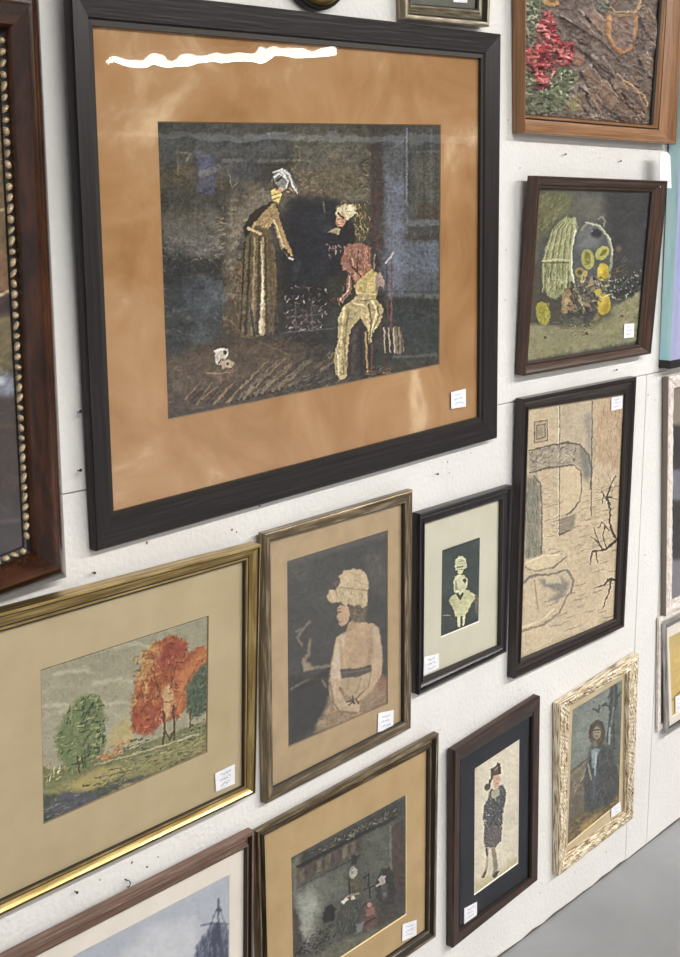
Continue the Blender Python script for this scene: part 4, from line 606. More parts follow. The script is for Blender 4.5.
def art_high():
    P = Paint((470, 734, 524, 900), (212, 202, 178), 4, 91); P.zoom(470, 740, 5.98); P.wash(20, 4, 1); P.wash(3, 3, 2)
    P.poly([(20, 860), (60, 830), (150, 815), (240, 720), (285, 700), (285, 740), (30, 925)], (178, 158, 110), 6, .6, 2)
    P.ell(105, 282, 17, 22, (92, 74, 60), 20, 1.5, 1, .5, 3, 10); P.poly([(125, 170), (140, 165), (165, 140), (182, 140), (184, 200), (165, 215), (145, 215), (128, 250), (116, 290), (112, 250), (124, 225)], (86, 76, 66), 1.2, 1, .6, 3, 14); P.line([(166, 138), (178, 200)], 1.6, (60, 54, 50)); P.line([(150, 180), (165, 165)], 1.5, (134, 120, 104))
    P.poly([(142, 218), (170, 205), (180, 235), (175, 275), (150, 290), (138, 260)], (206, 160, 132), 1.2, 1, .5); P.line([(158, 232), (164, 234)], .7, (80, 56, 48)); P.line([(156, 262), (166, 260)], .8, (150, 84, 70))
    bd = [(110, 340), (125, 290), (150, 300), (180, 270), (200, 268), (215, 310), (212, 370), (198, 420), (190, 530), (186, 600), (150, 645), (90, 640), (80, 590), (88, 520), (78, 470), (85, 400)]
    P.poly(bd, (84, 86, 88), 1.4, 1, .8, 3, 12); P.dabs(bd, 150, [(46, 50, 58), (150, 146, 138), (92, 84, 84), (54, 64, 70), (176, 170, 156), (66, 54, 56)], 5, 2.4, 60, 60, .85)
    P.poly([(125, 310), (150, 290), (178, 290), (176, 330), (150, 350), (128, 350)], (176, 168, 138), 1.4, .9, .6); P.poly([(110, 500), (190, 530), (186, 590), (150, 640), (95, 630), (90, 560)], (110, 96, 96), 2, .6, .8); P.dabs([(95, 540), (188, 540), (180, 600), (100, 630)], 40, [(140, 122, 116), (80, 60, 66), (60, 60, 66)], 4, 1.2, 90, 15, .7)
    for a, b in (((90, 400), (170, 520)), ((120, 340), (200, 430)), ((200, 380), (110, 520)), ((185, 300), (205, 360))): P.line([a, b], 1.5, (52, 54, 60), .6, .8)
    P.poly([(95, 640), (118, 645), (112, 690), (110, 750), (100, 790), (75, 825), (65, 820), (90, 770), (100, 700)], (176, 158, 120), 1.2, 1, .5, 3, 10); P.poly([(125, 650), (150, 640), (160, 700), (165, 770), (160, 800), (145, 822), (130, 810), (140, 770), (135, 700)], (150, 134, 108), 1.2, 1, .5, 3, 12); P.poly([(112, 660), (125, 650), (135, 740), (125, 790), (112, 790)], (206, 198, 184), 1.2, .95)
    P.poly([(68, 825), (80, 800), (98, 770), (98, 795), (85, 825)], (110, 78, 46), 1, 1); P.poly([(132, 815), (150, 790), (175, 780), (160, 815), (145, 828)], (84, 66, 50), 1, 1); P.line([(98, 650), (102, 690)], 2, (66, 56, 50), .8); P.wash(1.4, 4, 6); return P.finish(.5,.08,.9,.8,2,1.6)

def art_girl():
    P = Paint((562, 672, 628, 852), (96, 100, 94), 4, 101); P.zoom(560, 670, 5.3125); P.wash(22, 7, 1); P.wash(4, 5, 2)
    P.poly([(66, 215), (338, 45), (330, 300), (240, 330), (66, 520)], (112, 118, 110), 8, .9, 2, 6, 6); P.poly([(60, 540), (160, 450), (160, 480), (60, 580)], (122, 112, 92), 4, .9, 1.5); P.poly([(55, 580), (140, 500), (150, 600), (150, 700), (45, 800)], (96, 88, 74), 5, .9, 2, 4, 14); P.line([(55, 545), (160, 462)], 2.4, (84, 74, 60), .8); P.dabs([(58, 600), (135, 510), (145, 560), (60, 690)], 30, [(156, 136, 116), (84, 74, 62), (130, 112, 96)], 8, 2, -60, 25, .6)
    P.poly([(45, 800), (150, 700), (318, 620), (316, 706), (38, 935)], (92, 80, 58), 5, 1, 2, 4, 12); P.dabs([(45, 830), (170, 730), (310, 640), (312, 700), (50, 920)], 70, [(150, 126, 76), (70, 62, 50), (120, 100, 66), (84, 72, 56)], 8, 2.2, -35, 30, .65); P.poly([(110, 830), (180, 770), (215, 760), (190, 800), (120, 860)], (164, 134, 80), 4, .7, 2)
    P.poly([(270, 60), (310, 60), (325, 330), (320, 500), (240, 480), (262, 330)], (72, 78, 74), 5, .85, 2, 5, 10)
    for q in ([(275, 90), (268, 200), (262, 300), (250, 380)], [(295, 80), (300, 150), (280, 260), (290, 420)], [(240, 180), (262, 195), (270, 230)], [(300, 150), (320, 120)], [(180, 210), (205, 222), (210, 190)], [(228, 190), (245, 180)], [(270, 130), (255, 150)]): P.line(q, (2.6, 1.6), (54, 60, 58), .85, 1.2, 1, 4)
    P.line([(265, 310), (262, 390)], 2.2, (128, 140, 138), .8); P.line([(285, 200), (275, 280)], 1.5, (110, 122, 116), .7)
    bd = [(135, 700), (125, 620), (140, 520), (155, 440), (170, 400), (235, 395), (270, 420), (300, 500), (318, 580), (318, 660), (240, 720), (150, 760), (130, 740)]
    P.poly(bd, (62, 64, 64), 3, 1, 1.5, 4, 8); P.dabs(bd, 80, [(84, 86, 84), (48, 50, 52), (72, 72, 70)], 12, 2.6, 95, 25, .6)
    P.ell(197, 335, 44, 72, (66, 58, 48), 3, 1.6, 1, 1, 3, 8); P.ell(197, 345, 30, 55, (84, 78, 62), 3, 2, .9); P.ell(196, 335, 20, 34, (128, 118, 96), 3, 1.2, 1); P.line([(180, 320), (212, 318)], 1.4, (52, 44, 38), .8); P.line([(188, 332), (191, 332)], .8, (40, 34, 30)); P.line([(203, 331), (206, 331)], .8, (40, 34, 30)); P.line([(192, 352), (201, 352)], .8, (110, 66, 56)); P.poly([(170, 380), (190, 370), (200, 400), (180, 420)], (112, 106, 88), 2, .8)
    P.poly([(165, 430), (185, 415), (215, 420), (195, 470), (190, 520), (172, 520)], (122, 138, 142), 2, .85, .8, 3, 12); P.line([(192, 440), (185, 560)], 2.2, (140, 156, 160), .7, 1); P.line([(150, 500), (165, 580)], 2, (134, 128, 112), .8, 1); P.line([(180, 560), (180, 680)], 2.4, (74, 84, 98), .7, 1.6); P.wash(2.2, 6, 5); P.wash(1.2, 5, 6); return P.finish(.6,.12,.9,.85,0,2,gain=1.12)

def art_ship():
    P = Paint((-215, 868, 236, 1400), (172, 176, 184), 1.2, 111); P.zoom(60, 850, 3.579); P.wash(30, 9, 1); P.wash(5, 3, 2)
    P.poly([(-900, 1000), (-900, 700), (300, 240), (620, 80), (620, 250), (420, 300), (100, 430)], (162, 168, 180), 14, .6, 3); P.poly([(200, 400), (330, 270), (480, 240), (500, 330), (420, 430)], (198, 198, 202), 12, .7, 3)
    P.poly([(480, 383), (500, 330), (540, 270), (560, 255), (575, 260), (612, 300), (612, 700), (480, 700)], (96, 100, 120), 4, .9, 3, 4, 14); P.poly([(540, 300), (560, 262), (575, 268), (580, 330), (600, 420), (540, 420)], (62, 66, 88), 2.5, .9, 1.5, 3, 10)
    for q, wd in (([(567, 175), (566, 300)], 1.6), ([(505, 270), (545, 262), (612, 265)], 1.5), ([(530, 285), (540, 400)], 1.5), ([(595, 300), (598, 400)], 1.8), ([(515, 320), (518, 400)], 1.5), ([(490, 340), (492, 400)], 1.4), ([(566, 200), (530, 290)], .8), ([(567, 200), (600, 290)], .8), ([(560, 215), (575, 215)], 1.6)): P.line(q, wd, (58, 62, 82), .85, .9)
    P.dabs([(480, 390), (500, 330), (560, 270), (612, 300), (612, 440), (480, 440)], 70, [(70, 74, 96), (130, 134, 150), (50, 54, 76)], 8, 2, 90, 20, .6); P.poly([(-400, 1200), (612, 420), (612, 1400), (-400, 1700)], (120, 128, 140), 12, .8, 3); return P.finish(1.0,.05,.5,.9,0)

def art_walnut():
    P = Paint((-700, -700, 40, 740), (62, 50, 42), .8, 121); P.wash(60, 12, 1); P.wash(8, 8, 2)
    P.poly(R_(-700, -700, 40, 110), (66, 72, 56), 12, .9, 3); P.poly(R_(-400, 105, 8, 255), (116, 96, 66), 9, .9, 3, 9, 14); P.poly(R_(-400, 250, 18, 300), (142, 108, 78), 9, .8, 3, 9, 14); P.poly(R_(-400, 293, 22, 318), (64, 48, 52), 6, .8); P.poly(R_(-400, 315, 20, 372), (126, 114, 76), 8, .85, 3, 9, 12)
    P.ell(-6, 386, 26, 16, (136, 140, 156), 0, 8, .9, 3); P.ell(-4, 381, 9, 4, (196, 200, 212), 0, 4, .8); P.poly(R_(-400, 395, 30, 560), (60, 46, 40), 10, .9, 3, 9, 8); P.poly(R_(-400, 495, 40, 600), (52, 44, 48), 10, .8); P.line([(-5, 522), (22, 520)], 3, (100, 88, 84), .6, 3); P.line([(-20, 428), (20, 425)], 4, (96, 78, 62), .5, 4); P.line([(3, 60), (12, 130), (18, 250)], 3, (60, 46, 34), .6, 4)
    P.line([(0, 209), (4, 210), (6, 214), (9, 217)], 1.8, (206, 180, 130), .9, 1.2); P.line([(0, 295), (12, 290), (18, 294)], 2, (214, 190, 150), .9, 1.2); P.dabs(R_(-40, 110, 20, 300), 60, [(150, 126, 88), (84, 66, 46), (128, 104, 70)], 14, 3, 80, 30, .5); P.dabs(R_(-40, 300, 30, 540), 50, [(84, 68, 58), (48, 38, 34), (100, 84, 66)], 14, 3, 10, 30, .4); return P.finish(1.0,.2,.8,.9,0)

def art_plain(box, c1, seed, pts=()):
    P = Paint(box, c1, 2, seed); P.wash(20, 12, 1); P.wash(4, 8, 2)
    for f in pts: f(P)
    return P
EXPO = 0.16
LAMPS = [(-2.6, 2.8, 5.6, 150), (-2.6, -0.6, 2.2, 75), (-6.2, 0.5, 2.9, 80), (-6.2, 3.5, 5.9, 80)]
# ------------------------------------------------------------------ palette of materials
GAIN = 0.95
MT = {}
MT['sticker'] = M_plain('sticker_paper', (226, 226, 230), 0.8, 0, .2)
MT['ink'] = M_plain('pen_ink', (120, 120, 140), 0.8, 0, .2)
MT['black_oak'] = M_wood('black_stained_oak', [(0.25, (14, 12, 12)), (0.5, (28, 23, 24)), (0.72, (44, 37, 38)), (0.9, (70, 61, 62))], 0.38, 2.2, 70.0, 0.5, 0.35)
MT['walnut'] = M_wood('polished_walnut', [(0.2, (24, 13, 9)), (0.45, (48, 26, 16)), (0.62, (72, 40, 22)), (0.85, (108, 64, 34))], 0.22, 3.0, 14.0, 0.1)
MT['dark_walnut'] = M_wood('dark_brown_wood', [(0.2, (28, 19, 14)), (0.5, (62, 41, 29)), (0.75, (98, 66, 45)), (0.95, (146, 108, 82))], 0.32, 3.0, 60.0, 0.3)
MT['ebonised'] = M_wood('ebonised_wood', [(0.2, (18, 16, 18)), (0.5, (38, 33, 36)), (0.75, (62, 52, 54)), (0.95, (100, 88, 88))], 0.3, 3.0, 60.0, 0.3)
MT['brown_ebony'] = M_wood('brown_black_wood', [(0.2, (18, 14, 13)), (0.5, (34, 26, 24)), (0.75, (60, 46, 40)), (0.95, (108, 92, 84))], 0.3, 3.0, 60.0, 0.3)
MT['mahogany'] = M_wood('red_mahogany', [(0.2, (22, 14, 12)), (0.5, (48, 30, 24)), (0.8, (92, 62, 50))], 0.35, 3.0, 40.0, 0.3)
MT['orange_wood'] = M_wood('orange_stained_wood', [(0.2, (92, 60, 36)), (0.5, (136, 95, 60)), (0.8, (172, 130, 90))], 0.3, 2.0, 50.0, 0.2)
MT['grey_brown_wood'] = M_wood('weathered_brown_wood', [(0.2, (70, 52, 44)), (0.5, (108, 84, 72)), (0.8, (150, 126, 112))], 0.5, 4.0, 70.0, 0.4)
MT['gold'] = M_metal('yellow_gilt', [(0.25, (104, 86, 48)), (0.5, (168, 142, 88)), (0.8, (232, 208, 150))], 0.3)
MT['old_gold'] = M_metal('rubbed_bronze_gilt', [(0.25, (56, 46, 34)), (0.5, (108, 94, 72)), (0.8, (196, 180, 152))], 0.3, 0.6)
MT['pale_gold'] = M_metal('pale_champagne_gilt', [(0.25, (128, 112, 88)), (0.5, (178, 160, 132)), (0.8, (226, 214, 190))], 0.36, 0.7)
MT['cream_gilt'] = M_metal('carved_cream_gilt', [(0.36, (84, 62, 42)), (0.46, (166, 144, 110)), (0.56, (222, 212, 188)), (0.8, (240, 234, 220))], 0.45, 0.05, 45.0, 0.5)
MT['bead_gilt'] = M_metal('beaded_gilt', [(0.3, (96, 76, 56)), (0.5, (196, 172, 138)), (0.75, (240, 226, 200))], 0.3, 0.3, 90.0, 0.4)
MT['dark_slip'] = M_metal('tarnished_dark_gilt', [(0.3, (16, 13, 11)), (0.6, (34, 28, 22)), (0.85, (96, 80, 58))], 0.45, 0.3, 90.0, 0.4)
MT['groove'] = M_plain('dark_groove_band', (34, 27, 20), .6)  # dark bands along the moulding steps and sight edge
MT['silver'] = M_metal('silver_leaf', [(0.3, (96, 96, 96)), (0.5, (168, 168, 166)), (0.8, (226, 226, 224))], 0.3, 0.8)
MT['pewter'] = M_metal('pewter_gilt', [(0.3, (70, 62, 50)), (0.5, (134, 124, 104)), (0.8, (190, 180, 158))], 0.4, 0.6, 40.0, 0.4)
MT['cream_wood'] = M_wood('chipped_cream_paint', [(0.2, (120, 104, 98)), (0.4, (196, 184, 176)), (0.6, (226, 218, 210)), (0.9, (240, 234, 228))], 0.6, 20.0, 60.0, 0.5)
MT['black'] = M_plain('black_paint', (22, 20, 20), 0.5)
MT['grey_side'] = M_wood('grey_brown_raw_wood', [(0.2, (82, 72, 64)), (0.5, (124, 112, 102)), (0.8, (164, 154, 142))], 0.6, 3.0, 30.0, 0.3)
def mat_tan():
    t = NT('tan_board_stains_reflections'); v = t.coords('Object'); f = t.noise(v, 5.5, 5.0, 0.55, 1.2)
    c = t.ramp(f, [(0.3, (146, 106, 64)), (0.5, (166, 126, 84)), (0.6, (174, 137, 98)), (0.72, (204, 174, 136))])  # blotches stand for stains and for reflections in the glass, put into the colour
    g = t.noise(v, 300.0, 2.0); t.bsdf(c, 0.75, 0, 0.2, g, 0.1, 0.0006); return t.m
MT['mat_tan'] = mat_tan()
MT['mat_beige'] = M_paper('beige_board', (164, 147, 114), (176, 161, 129), 9.0)
MT['mat_kraft'] = M_paper('brown_board', (158, 136, 103), (174, 151, 117), 30.0)
MT['mat_celadon'] = M_paper('grey_green_board', (188, 184, 164), (200, 196, 178), 12.0)
MT['mat_ochre'] = M_paper('ochre_board', (162, 136, 96), (176, 150, 110), 14.0)
MT['mat_white'] = M_paper('off_white_board', (206, 198, 186), (218, 210, 200), 10.0)
MT['mat_navy'] = M_paper('navy_fabric_board', (20, 22, 29), (36, 39, 48), 160.0, 0.7, 0.4)
MT['bevel_white'] = M_paper('white_cut_edge', (226, 222, 208), (236, 232, 220))
MT['bevel_cream'] = M_paper('cream_cut_edge', (214, 192, 140), (226, 206, 156))
MT['bevel_brown'] = M_paper('brown_cut_edge', (112, 92, 66), (134, 112, 84))
MT['liner_tan'] = M_paper('tan_liner', (178, 160, 130), (194, 178, 148), 20.0, 0.6)
MT['string'] = M_paper('white_string', (226, 224, 218), (240, 238, 232))
MT['art'] = M_art('painted_paper')
MT['oilart'] = M_art('thick_oil_paint', 0.42, 0.4, 0.7, 130.0)
MT['glass'] = M_glass('picture_glass', .6, (4, 4, 4), 1.0)
MT['wavy_glass'] = M_glass('old_wavy_glass', 1.0, (5, 2, 4), 1.0)
MT['flat_glass'] = M_glass('dull_picture_glass', 0.06, (4, 4, 4), 0.5, 0.08)

# ------------------------------------------------------------------ profiles: (0 outer .. 1 sight, depth in metres)
def prof_flat(t, lip, back=0.0): return [(0, back), (0, t-.002), (.04, t), (.78, t-.003), (.84, t-.006), (1, lip), (1, lip-.005)]
def prof_step(t, lip): return [(0, 0), (0, t-.0015), (.03, t-.0004), (.12, t), (.26, t-.001), (.34, t-.006), (.42, t-.009), (.5, t-.008), (.58, t-.007), (.7, t-.01), (.8, lip+.003), (.9, lip+.002), (1, lip), (1, lip-.005)]
def prof_hollow(t, lip): return [(0, 0), (0, t-.0015), (.03, t-.0004), (.1, t), (.2, t-.001), (.3, t-.006), (.45, lip+.004), (.6, lip+.0015), (.78, lip+.001), (.8, lip+.003), (.9, lip+.003), (1, lip), (1, lip-.004)]
def prof_round(t, lip): return [(0, 0), (0, t-.0022)]+[(.5-.5*math.cos(a), t-.003+.003*math.sin(a)**.7) for a in np.linspace(.15, 2.9, 9)]+[(.95, lip+.001), (1, lip), (1, lip-.004)]
def prof_bevel(t, lip): return [(0, 0), (0, t-.001), (.04, t), (.13, t), (.17, t-.0018), (.22, t-.0022), (.5, lip+(t-lip)*.45), (.7, lip+.003), (.74, lip+.0012), (.78, lip+.0026), (.88, lip+.0026), (.92, lip+.001), (1, lip), (1, lip-.004)]
def prof_cushion(t, lip): return [(0, 0), (0, .014), (.02, .018)]+[(.02+.9*u, .018+(t-.018)*math.sin(min(1, u*1.35)*PI/2)-.012*max(0, u-.6)/.4) for u in np.linspace(.08, 1, 14)]+[(.96, lip+.004), (1, lip), (1, lip-.006)]

def build(name, label, cat, foot, tilt, t, outer, inner, prof, wood, dl, dm=None, opening=None, matm=None, bevel=None, art=None, res=(60, 60), glass='glass', sticker=None, seed=1, group=None, fills=None, frame_label=None, nseg=1, disp=None, picture_label=None, artmat='art', relief=0, smooth=35, gap=.0015):
    """outer/inner/opening: photo pixels or ('L', a, b) already-local corners"""
    f = Frame(name, label, cat, foot, tilt, group, gap)
    def q(pts, d):
        r = []
        for p in pts: r.append(np.array(p[1:]) if p[0] == 'L' else (f.loc(p[1:], 0.0) if p[0] == 'B' else f.loc(p, d)))
        return r
    O, I = q(outer, t), q(inner, dl)
    if fills: O, I = fills(f, O, I)
    f.O4, f.I4 = O, I
    dk = {'prof_bevel': ((.13, .22), (.7, .78), (.91, 1.1)), 'prof_round': ((.94, 1.1),), 'prof_step': ((.26, .42), (.89, 1.1)), 'prof_hollow': ((.77, .81), (.92, 1.1)), 'prof_flat': ((.83, 1.1),), 'prof_slope': ((.72, .77), (.94, 1.1))}.get(prof.__name__, ())
    f.sweep('frame_moulding', O, I, prof(t, dl), [MT[wood], MT['groove']], nseg, disp, smooth, frame_label, dk)
    gl = dl-.0035; pd = (dm-.0018) if opening is not None else gl-.0015
    if opening is not None:
        A = q(opening, dm); f.A4 = A
        if art is not None: f.canvas('picture', f.grow(A, .004), dm-.0018, MT[artmat], art, res, picture_label, relief)
        f.ring('mat_board', f.grow(I, .004), A, dm, [MT[matm], MT[bevel]])
    elif art is not None:
        f.canvas('picture', f.grow(I, .004), pd, MT[artmat], art, res, picture_label, relief)
    if glass: f.sheet('glass_pane', f.grow(I, .003), gl, MT[glass])
    if sticker: f.sticker(sticker, gl+.0006, scribble(seed), 'small white price sticker')
    f.sheet('backing_board', f.grow(I, .006), pd-.0012, MT['mat_kraft'], .0008)
    return f
OFF = (0, 0)
def fill(missing, W=None, H=None, rail=None):
    """fill corners the photograph cuts off, from the frame's width or height and its rail width"""
    def g(f, O, I):
        O = [None if k in missing else O[k] for k in range(4)]; I = [None if k in missing else I[k] for k in range(4)]
        src = f.src
        return O, I
    return g

# ---- 1 the big hearth scene
f = build('framed_print', 'largest picture, dark print of two women at a hearth, tan mat and black wooden frame', 'picture',
    (295, 494), 1.65, .016, [('B', 62.6, -14.5), (501.4, 34), (497.6, 438.1), ('B', 89.6, 549.2)], [(92.8, 25.4), (481.2, 58.2), (479.4, 417), (113.7, 512.4)],
    prof_flat, 'black_oak', .012, .0055, [(157.5, 121.3), (441, 124.6), (439.6, 364.8), (168, 420)], 'mat_tan', 'bevel_brown', art_hearth(), (400, 420), 'wavy_glass',
    [(451.2, 392.4), (465.8, 388.7), (466, 406.6), (451.4, 409)], 3, frame_label='black stained wooden frame with visible grain')

def loc_corner(f_foot, tilt, pts_at): pass
def rectfill(foot, tilt, px, d, W=None, H=None):
    """local corners (TL, TR, BR, BL) of a rectangle from its known corner pixels and its size"""
    F_ = Frame.__new__(Frame); O = ray_hit(foot[0], foot[1], np.array([0, -.0015, 0.0]), np.array([0, -1.0, 0])); th = math.radians(tilt)
    F_.O = O; F_.ex = np.array([1.0, 0, 0]); F_.ez = np.array([0, -math.sin(th), math.cos(th)]); F_.n = np.array([0, -math.cos(th), -math.sin(th)])
    P = {k: F_.loc(p, d) for k, p in px.items()}; return F_, P
def along(F_, d, a, b, s):
    """local point on the line through pixels a and b, at local x (or z) coordinate s=('x',value)/('z',value)"""
    A, B = F_.loc(a, d), F_.loc(b, d); k = 0 if s[0] == 'x' else 1; t = (s[1]-A[k])/(B[k]-A[k]); p = A+(B-A)*t; return ('L', p[0], p[1])

# ---- 2 walnut frame at the left
ft, tl, t, dl = (40, 585), 1.4, .045, .024
to = .016; F_, P = rectfill(ft, tl, {'BR': (66.2, 577.5)}, to)
W, H = .6, 1.02
BR = P['BR']; BL = along(F_, to, (66.2, 577.5), (0, 598), ('x', BR[0]-W)); TRx = along(F_, to, (66.2, 577.5), (38.5, 0), ('z', BR[1]+H)); TL = ('L', BL[1]+(TRx[1]-BR[0]), BL[2]+H)
IBR = F_.loc((32.2, 553.3), dl); w = .068
IBL = along(F_, dl, (32.2, 553.3), (0, 566.5), ('x', BR[0]-W+w)); ITR = along(F_, dl, (32.2, 553.3), (6.3, 30), ('z', F_.loc((6.3, 30), dl)[1])); ITL = ('L', IBL[1]+(ITR[1]-IBR[0]), ITR[2])
TRx = along(F_, to, (66.2, 577.5), (38.5, 0), ('z', ITR[2]+w)); TL = ('L', TL[1], ITR[2]+w)
f = build('framed_print', 'dark picture at the left edge in a wide polished walnut frame with beaded gilt slip', 'picture', ft, tl, t,
    [TL, TRx, ('L', *BR), BL], [ITL, ITR, ('L', *IBR), IBL], prof_cushion, 'walnut', dl, art=art_walnut(), res=(150, 220), glass='glass', frame_label='wide rounded walnut moulding', picture_label='dark brown and tan picture')
BI = f.I4; bw = .011
SL = f.sweep('gilt_slip', f.grow(BI, .001), f.grow(BI, -bw), [(0, dl-.004), (.08, dl-.001), (.16, dl-.003), (.8, dl-.004), (.88, dl-.002), (1, dl-.006)], MT['dark_slip'], 1, None, 60, 'narrow dark slip inside the walnut moulding')
O_, I_ = f.grow(BI, .001), f.grow(BI, -bw); vs, fs, uv = [], [], []; pitch = .0122; nb = 10; rb = random.Random(4)
for k in range(4):
    a_, b_ = (O_[k]+I_[k])/2, (O_[(k+1) % 4]+I_[(k+1) % 4])/2; Lk = np.linalg.norm(b_-a_); tk = (b_-a_)/Lk; nk = np.array([-tk[1], tk[0]])
    for q in range(int(Lk/pitch)):
        c_ = a_+tk*(q+.5)*pitch; base = len(vs); L1, L2 = pitch*.4*rb.uniform(.7, 1.1), bw*.38*rb.uniform(.8, 1.1); sk = rb.uniform(-.9, .3)
        for r_, h_ in ((1, 0), (.85, .6), (.5, .9), (.02, 1)):
            for m_ in range(nb): an = 2*PI*m_/nb; p_ = c_+tk*(L1*r_*math.cos(an)+sk*L2*r_*math.sin(an))+nk*L2*r_*math.sin(an); vs.append(f.v(p_, dl-.004+.0055*h_)); 
        for l_ in range(3):
            for m_ in range(nb): a0 = base+l_*nb+m_; a1 = base+l_*nb+(m_+1) % nb; fs.append((a0, a1, a1+nb, a0+nb)); uv += [(q*.02+k, 0), (q*.02+k, .01), (q*.02+k+.01, .01), (q*.02+k+.01, 0)]
bo = mesh_obj('bead_row', vs, fs, MT['bead_gilt'], SL, uv, smooth=60); bo['label'] = 'row of pale gilt beads'
# ---- 3 autumn watercolour
ft, tl, t, dl = (128, 870), 2.3, .022, .010
F_, P = rectfill(ft, tl, {'TR': (261.3, 544.6), 'BR': (255.9, 793.3)}, t)
W = .53; x0 = P['BR'][0]-W; w = .036
def left_side(F_, t, top, bot, x): return along(F_, t, top[0], top[1], ('x', x)), along(F_, t, bot[0], bot[1], ('x', x))
TL, BL = left_side(F_, t, ((261.3, 544.6), (0, 613.6)), ((255.9, 793.3), (0, 916.5)), x0)
ITL, IBL = left_side(F_, dl, ((244.5, 561.3), (0, 632)), ((243.4, 786), (0, 901)), x0+w)
gf = build('framed_watercolour', 'autumn landscape with orange and green trees in a wide beige mat and gold frame', 'picture', ft, tl, t,
    [TL, (261.3, 544.6), (255.9, 793.3), BL], [ITL, (244.5, 561.3), (243.4, 786), IBL], prof_bevel, 'gold', dl, .005,
    [(40.6, 669.9), (208.8, 615.4), (207.4, 752.3), (43.4, 824.4)], 'mat_beige', 'bevel_brown', art_autumn(), (300, 320), 'flat_glass',
    [(215.2, 773.6), (234.9, 764), (234.9, 783.5), (216, 792)], 5, frame_label='narrow hollow gold moulding')
# ---- 4 ship picture bottom left
ft, tl, t, dl = (130, 1050), 1.65, .014, .010
F_, P = rectfill(ft, tl, {'TR': (254.3, 830.6)}, t); TR = P['TR']; W, H = .62, .46; w = .021
TL = along(F_, t, (254.3, 830.6), (7.6, 957), ('x', TR[0]-W)); BR = ('L', *(np.array(along(F_, t, (254.3, 830.6), (253.6, 957), ('z', TR[1]-H))[1:])))
BL = ('L', TL[1]+(BR[1]-TR[0]), TL[2]-H)
ITR = F_.loc((245.9, 847.8), dl); ITL = along(F_, dl, (245.9, 847.8), (34.4, 957), ('x', TR[0]-W+w)); IBR = along(F_, dl, (245.9, 847.8), (245.4, 957), ('z', TR[1]-H+w)); IBL = ('L', ITL[1], ITL[2]-(ITR[1]-IBR[2]))
OTR = F_.loc((230.5, 874), .0045); OTL = along(F_, .0045, (230.5, 874), (71, 957), ('x', TR[0]-W+w+.05)); OBR = along(F_, .0045, (230.5, 874), (230, 957), ('z', TR[1]-H+w+.05)); OBL = ('L', OTL[1], OTL[2]-(OTR[1]-OBR[2]))
build('framed_print', 'pale blue picture of a masted ship in the bottom left corner, thin grey brown frame', 'picture', ft, tl, t,
    [TL, ('L', *TR), BR, BL], [ITL, ('L', *ITR), IBR, IBL], prof_step, 'grey_brown_wood', dl, .0045, [OTL, ('L', *OTR), OBR, OBL], 'mat_white', 'bevel_white', art_ship(), (200, 160), 'flat_glass')
# ---- 5 lady in a mob cap
build('framed_print', 'print of a seated lady in a ruffled cap, brown mat and thin bronze frame', 'picture', (335, 766), 1.1, .013,
    [('B', 258.6, 532.4), (413.4, 489.8), (411.7, 728.3), ('B', 260.6, 801.5)], [(269.7, 541.4), (403.4, 503.4), (402.8, 721.5), (272.4, 788)], prof_round, 'old_gold', .0095, .0045,
    [(287.1, 561.3), (388, 530), (387.9, 703.8), (288.4, 747.5)], 'mat_kraft', 'bevel_brown', art_lady(), (240, 380), 'glass', [(378.4, 713.2), (393.8, 710), (393.3, 728), (377.7, 732.3)], 7)
# ---- 6 small child
build('framed_print', 'small dark green print of a child in white, grey green mat and black frame', 'picture', (462, 674), .7, .017,
    [('B', 412.6, 512.2), (513.2, 485.6), (506.8, 652), ('B', 411.8, 692.6)], [(424.3, 524), (500.9, 499.6), (499.1, 645.2), (423, 678.3)], prof_hollow, 'ebonised', .010, .0045,
    [(442.2, 549.8), (481, 536.5), (479.5, 621.8), (440.9, 637.6)], 'mat_celadon', 'bevel_white', art_child(), (130, 260), 'glass', [(424.2, 657), (438.9, 653.3), (438.9, 668), (423.6, 675.6)], 9)
# ---- 7 spinning room
ft, tl, t, dl = (345, 990), .8, .013, .0095
F_, P = rectfill(ft, tl, {'BR': (436.2, 936.9)}, t); BR = P['BR']; BL = along(F_, 0.0, (252.4, 829.6), (255.4, 957), ('z', BR[1]-.002)); IBR = F_.loc((426.8, 930.5), dl); IBL = along(F_, dl, (264.7, 835.8), (267.6, 957), ('z', IBR[1]-.001))
OBR = F_.loc((406.8, 914.6), .0045); OBL = along(F_, .0045, (291, 857.4), (292.8, 957), ('z', OBR[1]))
build('framed_print', 'dim interior with a woman at a spinning wheel, ochre mat and bronze frame', 'picture', ft, tl, t,
    [('B', 252.4, 829.6), (439.2, 733.2), ('L', *BR), BL], [(264.7, 835.8), (428.4, 749.3), ('L', *IBR), IBL], prof_step, 'old_gold', dl, .0045,
    [(291, 857.4), (406.8, 794), ('L', *OBR), OBL], 'mat_ochre', 'bevel_cream', art_spin(), (240, 330), 'flat_glass', [(402.8, 924.4), (416.7, 919.8), (416.7, 935), (402.1, 941.7)], 11)
# ---- 8 etching
build('framed_etching', 'tall sepia etching of an arched bridge and bare branches, brown black frame', 'picture', (568, 652), .5, .018,
    [('B', 515.6, 398), (637, 376.7), (624.5, 627), ('B', 507.2, 676.6)], [(528.4, 409.5), (625.5, 394), (615.4, 619), (520.7, 659.4)], prof_hollow, 'brown_ebony', .0095,
    art=art_etch(), res=(230, 420), glass='flat_glass', sticker=[(611.6, 397.8), (622.8, 395.5), (622.2, 408.5), (611.4, 410.8)], seed=13)
